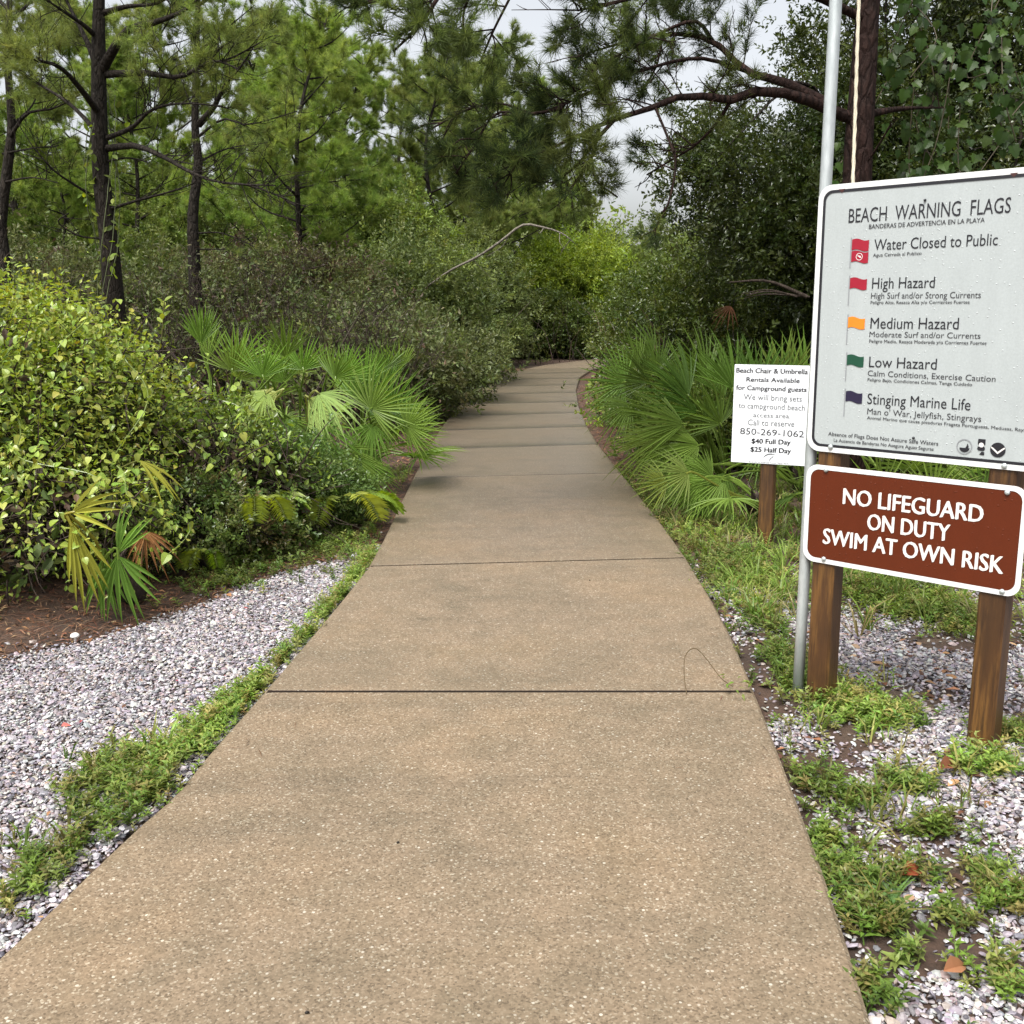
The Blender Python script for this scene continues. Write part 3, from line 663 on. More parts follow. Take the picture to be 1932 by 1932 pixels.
def bush(name, label, cat, loc, ells, ncl, per, sig, tset, ts, pal, m='leaf', stems=9, group=None, barkm='bark', trunk=None, sr=.018, upb=.5):
    """broadleaf shrub or tree: stems from the base to leaf clumps"""
    loc = np.asarray(loc, float); t_ = thing(name, label, cat, loc, group); gw, gc = Geo(), Geo()
    cen = clumps(ells, ncl); ctr = np.mean([e[:3] for e in ells], 0)-np.array([0, 0, .4])
    start = [np.array([0, 0, -.1])]
    if trunk is not None:
        tp = smoothline(trunk, 10); tube(gw, tp, np.linspace(sr*3, sr*1.3, 10), 8, (1, 1, 1)); start = [tp[5], tp[7], tp[9]]
    idx = rng.choice(len(cen), min(len(cen), stems), False)
    for i in idx:
        s0 = start[rng.integers(0, len(start))]+(rng.normal(0, .08, 3)*np.array([1, 1, 0]) if trunk is None else 0); e = cen[i]; md = (s0+e)/2+rng.normal(0, .12, 3)*np.linalg.norm(e-s0)+UP*.1
        pl = smoothline([s0, md, e], 7); tube(gw, pl, np.linspace(sr, .004, 7), 5, (1, 1, 1), False)
        for _ in range(3):
            j = rng.integers(2, 6); sz_ = min(.3, .35*float(np.mean(ells[0][3:6]))); e2 = pl[j]+unit(e-s0)*sz_+rng.normal(0, sz_*.7, 3); tube(gw, smoothline([pl[j], (pl[j]+e2)/2+rng.normal(0, .05, 3), e2], 4), [.006, .005, .004, .002], 4, (1, 1, 1), False)
    leafage(gc, cen, ctr, per, sig, tset, ts, pal, upb=upb)
    gw.build('stems' if trunk is None else 'trunk', barkm, t_, True); gc.build('foliage' if trunk is None else 'crown', m, t_)
    return t_

# --- left foreground pine, modelled limb by limb
def pl_(pts, n=12): return smoothline([at(*q) for q in pts], n)
gw, gl, gc = Geo(), [], Geo()
Y0 = 11.0
base = at(219, 700, Y0); base[2] = 0
tp = smoothline([base+np.array([.05, 0, -.2]), at(217, 590, Y0), at(207, 470, Y0), at(191, 330, Y0), at(187, 200, Y0), at(186, 80, Y0), at(187, 0, Y0), at(192, -180, Y0), at(200, -420, Y0)], 30)
tube(gw, tp, np.interp(np.linspace(0, 1, 30), [0, .25, .6, 1], [.125, .095, .07, .03]), 12, (1, 1, 1))
HERO = [  # (points (x, y, distance), base radius, twig density, bare share, tuft count)
    ([(192, 133, 11), (238, 60, 10.7), (300, 40, 10.4), (355, 15, 10.2), (400, -30, 10)], .06, 5, .35, 6),
    ([(192, 25, 11), (240, 12, 10.9), (300, 5, 10.6), (350, -30, 10.4)], .035, 5, .3, 6),
    ([(183, 70, 11), (155, 45, 10.8), (110, 15, 10.6), (60, -20, 10.3)], .035, 6, .25, 6),
    ([(185, 130, 11), (165, 80, 11.1), (130, 10, 11.3), (100, -60, 11.5)], .045, 6, .2, 6),
    ([(200, 140, 11), (270, 137, 10.7), (340, 145, 10.4), (400, 115, 10.1), (450, 130, 9.9)], .045, 6, .6, 6),
    ([(340, 145, 10.4), (370, 120, 10.3), (430, 112, 10.2), (500, 75, 10.0)], .02, 6, .4, 5),
    ([(187, 215, 11), (150, 165, 10.6), (110, 125, 10.3), (50, 108, 10.0), (-20, 70, 9.8)], .04, 6, .4, 6),
    ([(184, 250, 11), (130, 195, 11.3), (60, 150, 11.6), (-30, 90, 12)], .03, 6, .45, 6),
    ([(198, 262, 11), (250, 240, 10.8), (285, 208, 10.6), (340, 195, 10.4), (420, 200, 10.2)], .032, 6, .5, 5),
    ([(200, 280, 11), (255, 275, 10.7), (310, 297, 10.4), (360, 325, 10.2), (420, 345, 10), (520, 350, 9.7)], .042, 7, .85, 4),
    ([(420, 345, 10), (470, 350, 9.9), (540, 375, 9.7)], .014, 12, .95, 3),
    ([(175, 370, 11), (135, 345, 10.8), (100, 320, 10.6), (60, 275, 10.5)], .018, 4, .95, 3),
    ([(205, 395, 11), (260, 378, 10.8), (320, 362, 10.5), (370, 345, 10.4)], .022, 3, .9, 3),
    ([(198, 305, 11), (240, 298, 10.9), (278, 305, 10.8)], .014, 3, .9, 2),
    ([(190, 450, 11), (150, 445, 10.9), (110, 420, 10.8), (130, 402, 10.7)], .012, 4, 1., 0),
    ([(187, -60, 11), (260, -110, 10.7), (360, -150, 10.3)], .04, 6, .1, 7),
    ([(187, -90, 11), (110, -150, 10.8), (10, -190, 10.4)], .04, 6, .1, 7),
    ([(192, -180, 11), (200, -250, 11.8), (190, -300, 12.6)], .035, 6, .1, 7),
    ([(196, -280, 11), (280, -330, 11.2), (330, -400, 11.4)], .03, 7, .1, 7)]
for pts, r0, tw, bare, tf in HERO:
    gl.append(Geo()); limb(gl[-1], gc, pl_(pts), r0*.9, .006, tw*1.7, .55, .25, tf, TUFT_NEAR, 1.35, PINE, min(1, bare*1.12), 0.12, k=7, sub=4)
pa = finish_pine('pine_tree', 'dark-trunked crooked pine with long bare limbs standing behind the vine-covered shrub', 'tree', (gw, gl, gc), base, origin=base)
g = Geo(); gs_ = Geo()     # a vine climbing its trunk
for k in range(5):
    ph = rng.uniform(0, 6.28); pts = []
    for f in np.linspace(.12, rng.uniform(.45, .6), 22):
        x = f*29; i = int(x); p = tp[i]+(tp[i+1]-tp[i])*(x-i); a = ph+f*9; pts.append(p+np.array([math.cos(a), math.sin(a), 0])*(.14+.03*rng.random()))
    pts = np.array(pts); tube(gs_, pts, .005, 4, (.09, .11, .04), False)
    nn = 26; q = pts[rng.integers(0, 22, nn)]+rng.normal(0, .05, (nn, 3)); g.inst(T_oval, frames(rdir(nn)-UP*.4, rdir(nn)+np.array([0, -1, .6]), rng.uniform(.06, .10, nn)), q, pick(LIME+OAK, nn))
vs = gs_.build('vine', attr_mat('vine_bark', .6)[0], pa, True, origin=base); gv = g.build('foliage', 'leaf', vs, origin=base)

# --- second pine
gw, gl, gc = Geo(), [], Geo(); Y0 = 15.0
base = at(372, 640, Y0); base[2] = 0
tp = smoothline([base-UP*.2, at(370, 580, Y0), at(366, 480, Y0), at(364, 400, Y0), at(374, 310, Y0), at(368, 240, Y0), at(370, 120, Y0), at(375, -40, Y0)], 20)
tube(gw, tp, np.linspace(.105, .03, 20), 10, (1, 1, 1))
for pts, r0, tw, bare, tf in [
    ([(375, 235, 15), (405, 200, 14.7), (425, 160, 14.5), (455, 125, 14.3), (490, 70, 14.2)], .06, 6, .2, 7),
    ([(372, 260, 15), (420, 225, 14.6), (470, 235, 14.3), (560, 210, 14)], .025, 6, .4, 6),
    ([(376, 305, 15), (430, 280, 15.2), (500, 270, 15.4)], .02, 6, .4, 6),
    ([(372, 440, 15), (420, 440, 14.8), (480, 465, 14.6)], .018, 7, .9, 4),
    ([(372, 470, 15), (440, 475, 14.8), (500, 520, 14.6)], .014, 7, .95, 4),
    ([(368, 180, 15), (320, 150, 14.8), (280, 100, 14.6)], .025, 6, .2, 7), ([(370, 100, 15), (420, 60, 15.3), (480, 10, 15.6)], .03, 6, .1, 7),
    ([(372, 60, 15), (330, 20, 15), (290, -40, 15)], .03, 6, .1, 7), ([(374, 10, 15), (430, -30, 15), (470, -90, 15)], .03, 6, .1, 7), ([(374, -20, 15), (350, -80, 14), (340, -120, 13.5)], .03, 6, .1, 7)]:
    gl.append(Geo()); limb(gl[-1], gc, pl_(pts, 9), r0*.85, .006, tw*1.5, .6, .25, tf, TUFT_MID, 1.05, PINE, bare, .1, sub=3)
finish_pine('pine_tree', 'slender forked pine to the right of the crooked dark pine, deeper in the thicket', 'tree', (gw, gl, gc), base, origin=base)

# --- pine at the far left edge
gw, gl, gc = Geo(), [], Geo(); Y0 = 13.0
base = at(12, 640, Y0); base[2] = 0
tp = smoothline([base-UP*.2, at(8, 500, Y0), at(2, 420, Y0), at(16, 300, Y0), at(22, 230, Y0), at(15, 120, Y0), at(20, -60, Y0)], 16)
tube(gw, tp, np.linspace(.085, .03, 16), 10, (1, 1, 1))
for pts, r0, tw, bare, tf in [
    ([(16, 265, 13), (50, 215, 12.8), (100, 205, 12.6), (150, 180, 12.4)], .03, 7, .4, 6), ([(18, 240, 13), (60, 200, 13.3), (80, 150, 13.5)], .02, 7, .3, 6),
    ([(5, 290, 13), (60, 280, 12.8), (110, 275, 12.6)], .016, 6, .8, 4), ([(2, 345, 13), (60, 335, 12.7), (110, 345, 12.5)], .018, 4, .9, 3),
    ([(20, 120, 13), (70, 80, 12.8), (120, 50, 12.5)], .03, 7, .2, 7), ([(15, 100, 13), (-40, 70, 12.8), (-100, 40, 12.5)], .03, 7, .1, 7), ([(18, 40, 13), (60, 0, 13.2), (100, -60, 13.5)], .03, 7, .1, 7), ([(18, 20, 13), (-30, -30, 13.2), (-60, -80, 13.5)], .03, 7, .1, 7)]:
    gl.append(Geo()); limb(gl[-1], gc, pl_(pts, 9), r0*.85, .006, tw*1.6, .55, .2, tf, TUFT_MID, .95, PINE, min(1, bare*1.2), .1, sub=3)
finish_pine('pine_tree', 'grey pine at the left edge, its branches reaching behind the crooked dark pine', 'tree', (gw, gl, gc), base, origin=base)

# --- the big pine behind the sign, its limbs hanging over the path
gw, gl, gc = Geo(), [], Geo(); Y0 = 7.6
base = at(1606, 960, Y0); base[2] = 0
tp = smoothline([base-UP*.2, at(1610, 700, Y0), at(1617, 345, Y0), at(1627, 170, Y0), at(1638, 0, Y0), at(1650, -250, Y0), at(1660, -600, Y0)], 26)
tube(gw, tp, np.interp(np.linspace(0, 1, 26), [0, .4, 1], [.115, .098, .05]), 16, (1, 1, 1))
for pts, r0, tw, bare, tf, tl in [
    ([(1610, 225, 7.6), (1560, 205, 7.5), (1500, 180, 7.3), (1430, 172, 7.2), (1370, 190, 7.1), (1300, 178, 7.0), (1240, 200, 6.9), (1170, 222, 6.8), (1100, 250, 6.7), (1065, 280, 6.6), (1050, 310, 6.6)], .062, 5, .45, 6, .45),
    ([(1160, 225, 6.8), (1120, 270, 6.7), (1090, 310, 6.6), (1040, 350, 6.5)], .02, 5, .55, 5, .35),
    ([(1130, 240, 6.8), (1115, 300, 6.9), (1085, 345, 7.0), (1068, 365, 7.0)], .018, 4, .8, 4, .3),
    ([(1115, 290, 6.9), (1125, 340, 6.9), (1165, 372, 6.8)], .012, 4, .9, 4, .25),
    ([(1090, 255, 6.7), (1030, 285, 6.6), (985, 300, 6.5), (960, 330, 6.5)], .014, 9, .25, 7, .35),
    ([(1235, 200, 6.9), (1260, 260, 6.7), (1275, 310, 6.6), (1262, 380, 6.5), (1250, 400, 6.5)], .012, 2, .7, 4, .3),
    ([(1380, 188, 7.1), (1350, 235, 7.2), (1310, 275, 7.3), (1270, 300, 7.4), (1220, 330, 7.5)], .018, 5, .5, 5, .4),
    ([(1560, 195, 7.5), (1480, 155, 7.7), (1410, 135, 7.9), (1340, 75, 8.1), (1250, 65, 8.2), (1160, 85, 8.3), (1085, 108, 8.4)], .05, 8, .3, 7, .5),
    ([(1345, 78, 8.1), (1310, 40, 8.0), (1230, 70, 7.9), (1140, 120, 7.8), (1080, 170, 7.7)], .022, 7, .4, 6, .45),
    ([(1410, 135, 7.9), (1320, 110, 7.6), (1220, 130, 7.4), (1130, 165, 7.2), (1060, 200, 7.1)], .022, 8, .3, 7, .45),
    ([(1640, 40, 7.6), (1500, -20, 7.3), (1330, -30, 7.0), (1180, 0, 6.8), (1090, 20, 6.7)], .045, 7, .25, 7, .5),
    ([(1250, 66, 8.2), (1240, 120, 8.1), (1215, 170, 8.0)], .012, 8, .4, 6, .4),
    ([(1645, -80, 7.6), (1400, -150, 7.0), (1150, -120, 6.5), (1000, -80, 6.2), (850, -30, 6.0), (800, 40, 5.9), (742, 97, 5.9)], .05, 2.6, .3, 5, .34),
    ([(1000, -80, 6.2), (930, -40, 6.2), (878, 10, 6.2), (876, 95, 6.1)], .012, 5, .3, 5, .3),
    ([(1000, -80, 6.2), (960, 0, 6.3), (930, 60, 6.3), (905, 120, 6.3)], .012, 4.5, .3, 5, .3),
    ([(850, -30, 6.0), (790, -20, 6.1), (720, 0, 6.2), (660, 15, 6.3)], .012, 4, .3, 5, .28),
    ([(1060, 205, 7.1), (1000, 215, 7.0), (935, 215, 6.9), (895, 275, 6.8), (860, 328, 6.8)], .016, 7, .35, 7, .36),
    ([(1000, 213, 7.0), (940, 195, 7.0), (880, 208, 7.0), (810, 245, 7.0)], .01, 5, .5, 6, .3),
    ([(1060, 210, 7.1), (1020, 260, 7.2), (990, 320, 7.3)], .012, 10, .1, 8, .4),
    ([(1640, 215, 7.6), (1700, 205, 7.8), (1780, 203, 8.0)], .04, 2, .8, 3, .4), ([(1620, 330, 7.6), (1660, 270, 7.4), (1680, 235, 7.3)], .01, 2, 1., 0, .2),
    ([(1650, -200, 7.6), (1780, -260, 7.2), (1900, -250, 6.8)], .04, 6, .1, 7, .5), ([(1655, -350, 7.6), (1500, -420, 7.8), (1350, -430, 8)], .04, 6, .1, 7, .5), ([(1650, -150, 7.6), (1560, -120, 8.6), (1500, -100, 9.2)], .04, 6, .1, 7, .5)]:
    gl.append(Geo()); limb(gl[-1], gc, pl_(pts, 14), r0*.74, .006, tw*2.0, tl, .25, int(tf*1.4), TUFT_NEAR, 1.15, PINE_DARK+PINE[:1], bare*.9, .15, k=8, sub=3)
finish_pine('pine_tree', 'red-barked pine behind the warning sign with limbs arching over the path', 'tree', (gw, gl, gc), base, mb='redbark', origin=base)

# --- middle distance pines: prototypes and copies
protos = []
for k in range(5):
    pal = [PINE, PINE_BRIGHT, PINE_BRIGHT, PINE, PINE_BRIGHT][k]
    gs_ = pine_proto(7.0, 34, 1.9, pal, .26, .25, TUFT_MID, 10, 6.5, .085, ts=1.3, tl=.6)
    protos.append(finish_pine('pine_tree', 'x', 'tree', gs_))
MIDP = [ # x, distance, height, prototype, label
    (565, 20, 6.6, 1, 'bright green pine right of the forked pine, its crown against the sky'),
    (690, 23, 6.3, 2, 'yellowish green pine left of the gap of sky over the path'),
    (640, 27, 7.6, 4, 'taller pine peeping out behind the two bright green pines left of the sky gap'),
    (830, 25, 6.9, 3, 'mid green pine below the hanging needle boughs at the top centre'),
    (930, 28, 7.6, 0, 'dull green pine behind the tip of the arching limb'),
    (480, 24, 7.4, 2, 'pale green pine whose crown shows through the fork of the slender pine'),
    (255, 22, 6.2, 4, 'bright pine just right of the crooked trunk, seen below its lower limbs'),
    (110, 20, 4.6, 1, 'short bright pine left of the crooked trunk'),
    (330, 29, 9.6, 3, 'tall hazy pine behind the crooked pine and the forked pine'),
    (40, 24, 8.6, 0, 'full pine filling the upper left corner behind the grey pine'),
    (1010, 31, 7.2, 4, 'green pine at the bend with its top below the arching limb'),
    (770, 33, 8.2, 0, 'far pine under the gap of sky at the top left of centre'),
    (1065, 33, 5.2, 3, 'far pine left of the bright sky hole on the right side'),
    (880, 36, 9.0, 1, 'far bright pine above the path bend'),
    (1235, 30, 3.6, 3, 'low pine at the foot of the sky hole beyond the bend'),
    (170, 31, 10., 4, 'tall far pine seen just left of the crooked trunk'),
    (560, 34, 9.4, 3, 'far pine behind the bright pine right of the fork'), (-120, 18, 7., 2, 'pine just past the left edge, half its crown in view')]
used = set()
for x, Yd, h, k, lab in MIDP:
    p = at(x, 560, Yd); src = protos[k]
    o = src if k not in used else copy_tree(src)
    used.add(k); o.location = (p[0], Yd, 0); s_ = h/7.0; o.scale = (s_*1.05, s_*1.05, s_); o.rotation_euler = (0, 0, rng.uniform(0, 6.28))
    tag(o, lab, 'tree', 'pines standing in the woods')

# --- oaks and shrubs
def ell(cx, cy, cz, a, b_, c_): return (cx, cy, cz, a, b_, c_)
def g0(x, Yd): p = at(x, 560, Yd); return np.array([p[0], Yd, float(gh(p[0], Yd))])
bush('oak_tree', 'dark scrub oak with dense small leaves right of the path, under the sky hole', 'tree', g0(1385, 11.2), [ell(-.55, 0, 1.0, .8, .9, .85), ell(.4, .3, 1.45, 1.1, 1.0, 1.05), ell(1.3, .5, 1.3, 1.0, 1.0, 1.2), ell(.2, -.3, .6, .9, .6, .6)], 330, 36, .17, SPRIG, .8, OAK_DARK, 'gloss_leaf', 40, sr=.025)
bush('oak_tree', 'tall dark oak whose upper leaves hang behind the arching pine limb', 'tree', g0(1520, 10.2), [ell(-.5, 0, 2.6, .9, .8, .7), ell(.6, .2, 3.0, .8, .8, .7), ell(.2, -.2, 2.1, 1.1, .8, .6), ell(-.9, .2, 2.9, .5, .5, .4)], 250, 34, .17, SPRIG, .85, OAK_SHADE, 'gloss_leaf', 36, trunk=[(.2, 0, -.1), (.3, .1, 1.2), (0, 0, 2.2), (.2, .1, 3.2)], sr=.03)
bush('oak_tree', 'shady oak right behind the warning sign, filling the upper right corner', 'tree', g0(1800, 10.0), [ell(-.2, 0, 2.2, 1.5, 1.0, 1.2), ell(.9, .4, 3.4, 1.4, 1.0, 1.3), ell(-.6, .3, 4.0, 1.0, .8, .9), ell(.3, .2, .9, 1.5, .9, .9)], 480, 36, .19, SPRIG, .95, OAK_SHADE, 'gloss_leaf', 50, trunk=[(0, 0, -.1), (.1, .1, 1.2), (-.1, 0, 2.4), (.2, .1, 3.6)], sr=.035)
# wild grape hanging in front of that oak
t_ = thing('grape_vine', 'broad-leaved wild grape vine draped over the oak in the upper right corner', 'vine', g0(1880, 8.4)); o_ = np.array(t_.location)
g, gs_ = Geo(), Geo()
for k in range(15):
    a = at(rng.uniform(1680, 1960), rng.uniform(-60, 200), rng.uniform(7.9, 8.7)); ln = rng.uniform(.4, 1.3); b_ = a+np.array([rng.normal(0, .15), rng.normal(0, .1), -ln]); pts = smoothline([a, (a+b_)/2+rng.normal(0, .1, 3), b_], 9); tube(gs_, pts, .004, 4, (.07, .055, .03), False)
    nn = int(22*ln)+6; q = pts[rng.integers(0, 9, nn)]+rng.normal(0, .07, (nn, 3)); g.inst(T_grape, frames(np.array([0, -.4, -.8])+rdir(nn)*.6, np.array([0, -.7, .7])+rdir(nn)*.5, rng.uniform(.05, .095, nn)), q, pick([(.035, .07, .014), (.055, .10, .02), (.03, .06, .013)], nn))
gs_.build('stems', attr_mat('grape_bark', .6)[0], t_, True, origin=o_); g.build('foliage', 'leaf', t_, origin=o_)

OAK_LOW = [(.085, .115, .036), (.11, .14, .045), (.065, .085, .028), (.11, .105, .048), (.15, .175, .06)]
SHR = [ # x, Y, ellipsoids scale (w, d, h), palette, label
    (790, 15.5, .95, .9, 1.15, OAK_LOW, 'dark rounded scrub oak bush beside the left edge of the far path'),
    (845, 19.5, .8, .9, 1.2, OAK_GREY, 'grey-green bush where the path starts to bend, left side'),
    (735, 13.5, .9, .8, 1.15, OAK_LOW, 'dense low bush behind the rightmost palmetto fans on the left'),
    (640, 15.0, 1.1, .9, 1.5, OAK_LOW, 'grey-leaved scrub bush behind the left palmettos'),
    (770, 18.5, 1.4, 1., 2.5, OAK_GREY, 'tall grey-green oak scrub left of the path with a pale bare branch above'),
    (850, 24.0, 1.5, 1., 3.0, OAK_GREY, 'large olive oak scrub rising over the bend of the path'),
    (1075, 29, 1.8, 1.2, 3.2, LIME, 'lime green shrub glowing at the far end of the path'),
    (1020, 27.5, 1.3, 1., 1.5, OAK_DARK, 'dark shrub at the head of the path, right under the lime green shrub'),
    (1110, 29.5, 1.2, 1., 1.1, BROWN+OAK_DARK, 'brownish undergrowth bush closing the far end of the path'),
    (1290, 22, 1.4, 1., 2.4, OAK+LIME[2:], 'green bush right of the bend, left of the dark scrub oak'),
    (600, 17, 1.5, 1., 2.1, OAK_LOW+BROWN, 'brownish scrub thicket behind the middle of the left palmettos'),
    (470, 18, 1.6, 1., 2.3, BROWN+OAK_LOW, 'rust-tinged thicket between the forked pine and the left palmettos'),
    (320, 16.5, 1.4, 1., 2.0, OAK_LOW, 'olive thicket between the two left trunks'),
    (120, 15.5, 1.4, 1., 2.0, OAK_LOW, 'green thicket left of the crooked pine trunk above the vines'),
    (10, 17.5, 1.6, 1., 2.4, OAK_LOW, 'shadowy thicket at the left edge above the vines'),
    (720, 21, 1.6, 1.1, 3.6, LIME[2:]+OAK+PINE_BRIGHT, 'tall fresh green oak left of centre, below the yellowish pine'),
    (560, 24, 1.9, 1.1, 4.0, OAK+PINE_BRIGHT, 'leafy mid-height oak behind the thicket left of centre'),
    (400, 22, 1.8, 1.1, 3.4, OAK+PINE, 'leafy oak behind the forked pine'),
    (215, 26, 2.4, 1.2, 4.6, OAK+PINE_BRIGHT, 'broad oak far behind the crooked pine'), (30, 27, 2.4, 1.2, 4.6, OAK+PINE, 'broad oak far back at the left edge'),
    (1205, 12.6, .34, .4, .70, LIME+OAK, 'small lime green bush just behind the left fans of the right palmettos'),
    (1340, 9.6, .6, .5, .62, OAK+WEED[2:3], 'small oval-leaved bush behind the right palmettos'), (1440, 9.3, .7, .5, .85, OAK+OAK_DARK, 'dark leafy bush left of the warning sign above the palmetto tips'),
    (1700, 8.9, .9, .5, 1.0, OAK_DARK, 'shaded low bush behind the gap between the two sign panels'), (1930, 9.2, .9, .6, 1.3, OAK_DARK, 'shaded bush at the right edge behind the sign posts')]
for x, Yd, a, d_, h, pal, lab in SHR:
    big = Yd > 13; hz = h
    ells = [ell(0, 0, hz*.5, a, d_, hz*.5), ell(-a*.5, .1, hz*.35, a*.7, d_*.8, hz*.36), ell(a*.5, -.1, hz*.4, a*.7, d_*.8, hz*.4), ell(a*.1, 0, hz*.75, a*.6, d_*.7, hz*.28)]
    vol = a*d_*hz; n_ = int(55+70*vol**.8)
    bush('shrub' if h < 2.2 else 'oak_tree', lab, 'bush' if h < 2.2 else 'tree', g0(x, Yd), ells, n_, 26, .15+.012*h*2, SPRIG if big else SPRIG_OVAL, (.85+.02*Yd) if big else .85, pal, 'leaf', 14+int(5*h), group='scrub bushes and oaks in the thicket', sr=.012+.004*h)
for x, Yd, w_, h, lab in ((300, 12.6, 1.0, 1.7, 'bare twiggy dead scrub between the crooked pine and the forked pine'), (450, 13.0, 1.1, 1.9, 'reddish-brown dead scrub right of the forked pine trunk'), (590, 12.4, 1.1, 1.6, 'brown tangle of dead twigs above the middle of the left palmettos'), (700, 12.2, .9, 1.5, 'dead twiggy brush above the right fans of the left palmettos'), (80, 12.2, 1.0, 1.9, 'bare grey brush left of the crooked pine trunk')):
    b_ = g0(x, Yd); t_ = thing('dead_shrub', lab, 'dead shrub', b_, 'dead twiggy scrub in the thicket'); gw, gc = Geo(), Geo(); pp = []
    for q in range(46):
        a = rng.uniform(0, 6.28); e = np.array([math.cos(a)*w_*rng.random()**.5, math.sin(a)*.5*rng.random(), h*rng.uniform(.45, 1.1)]); pl = smoothline([rng.normal(0, .15, 3)*np.array([1, 1, 0])-UP*.05, e*np.array([.45, .45, .55])+rng.normal(0, .1, 3), e], 8)
        tube(gw, pl, np.linspace(.011, .003, 8), 4, (1, 1, 1), False)
        for _ in range(6):
            j = rng.integers(2, 8); d = rdir(1)[0]*.4+UP*.1; tube(gw, np.array([pl[j], pl[j]+d*.5+rng.normal(0, .03, 3), pl[j]+d]), [.004, .003, .0015], 3, (1, 1, 1), False); pp.append(pl[j]+d)
    pp = np.array(pp); nn = len(pp)*5; P = np.repeat(pp, 5, 0)+rng.normal(0, .08, (nn, 3)); scatter(gc, [T_small, T_lance], P, rdir(nn), rdir(nn), rng.uniform(.05, .09, nn), pick(OAK_LOW+OAK_LOW+OAK_LOW+BROWN, nn, .3))
    gw.build('stems', 'twig', t_, True); gc.build('foliage', 'dry', t_)
# pale bare branch leaning out of the oak scrub
bp_ = pl_([(800, 545, 17.6), (850, 510, 17.4), (900, 485, 17.2), (945, 455, 17.0), (985, 425, 16.9), (1020, 428, 16.9), (1060, 440, 16.9), (1085, 460, 16.9)], 20)
g = Geo(); tube(g, bp_, np.interp(np.linspace(0, 1, 20), [0, .4, .7, 1], [.016, .021, .017, .006]), 8, (1, 1, 1))
for f in (.3, .5, .75, .85, .95):
    i = int(f*19); e = bp_[i]+np.array([rng.normal(0, .25), rng.normal(0, .2), rng.uniform(-.5, .4)]); tube(g, smoothline([bp_[i], (e+bp_[i])/2+rng.normal(0, .05, 3), e], 5), [.009, .007, .006, .004, .003], 5, (1, 1, 1), False)
tag(g.build('branch', 'pale', None, True, origin=tuple(bp_[0])), 'pale bare dead branch sticking out of the oak scrub left of the path', 'branch')

# --- far woods behind everything: one mass
g = Geo(); n = 5200
cx = rng.uniform(-46, 46, n); cy = rng.uniform(40, 62, n); cz = rng.random(n)**.8*(5.2+1.6*np.sin(cx*.55)+1.2*np.sin(cx*1.7+1)+.05*(cy-40))
cz = np.where((cx/cy > .075) & (cx/cy < .17), np.minimum(cz, 3.9+rng.normal(0, .3, n)), cz)
cen = np.stack([cx, cy, cz], 1); leafage(g, cen, np.array([0, 80, -2.]), 9, .35, SPRIG, 3.4, OAK+PINE+OAK_GREY+PINE_BRIGHT[:2], upb=.6)
n = 260; 
for q in range(n):
    x = rng.uniform(-45, 45); y = rng.uniform(40, 55); tube(g, [(x, y, -.2), (x+rng.normal(0, .2), y, 1.7), (x+rng.normal(0, .4), y, 3.2)], [.12, .09, .04], 5, (.05, .04, .03), False)
tag(g.build('woods', 'leaf'), 'dense green far woods closing the view', 'woods', kind='stuff')
# undergrowth: twigs and shaded leaves on the floor of the thicket
g, gs_ = Geo(), Geo(); n = 2600
cx = rng.uniform(-16, 12, n); cy = 9.5+rng.random(n)*24; keep = (cx < Lx(cy)-.6-.02*cy) | (cx > Rx(cy)+1.15)
cx, cy = cx[keep], cy[keep]; cz = rng.random(len(cx))**1.6*1.1
leafage(g, np.stack([cx, cy, cz], 1), np.array([0, 18, -2.]), 9, .28, SPRIG, 1.25, OAK+OAK_GREY+BROWN+OAK_DARK, upb=.7)
for q in range(2400):
    x = rng.uniform(-15, 11); y = rng.uniform(9.5, 30)
    if Lx(y)-.5 < x < Rx(y)+.6: continue
    L_ = rng.uniform(.4, 1.6); e = np.array([x, y, 0])+np.array([rng.normal(0, .5), rng.normal(0, .5), 1])*L_; tube(g, smoothline([(x, y, -.05), (np.array([x, y, 0])+e)/2+rng.normal(0, .1, 3), e], 5), [.010, .008, .006, .005, .003], 4, pick([(.10, .065, .045), (.06, .05, .04), (.14, .11, .09)], 1)[0], False)
tag(g.build('undergrowth', 'leaf'), 'dark twiggy undergrowth on the thicket floor', 'undergrowth', kind='stuff')

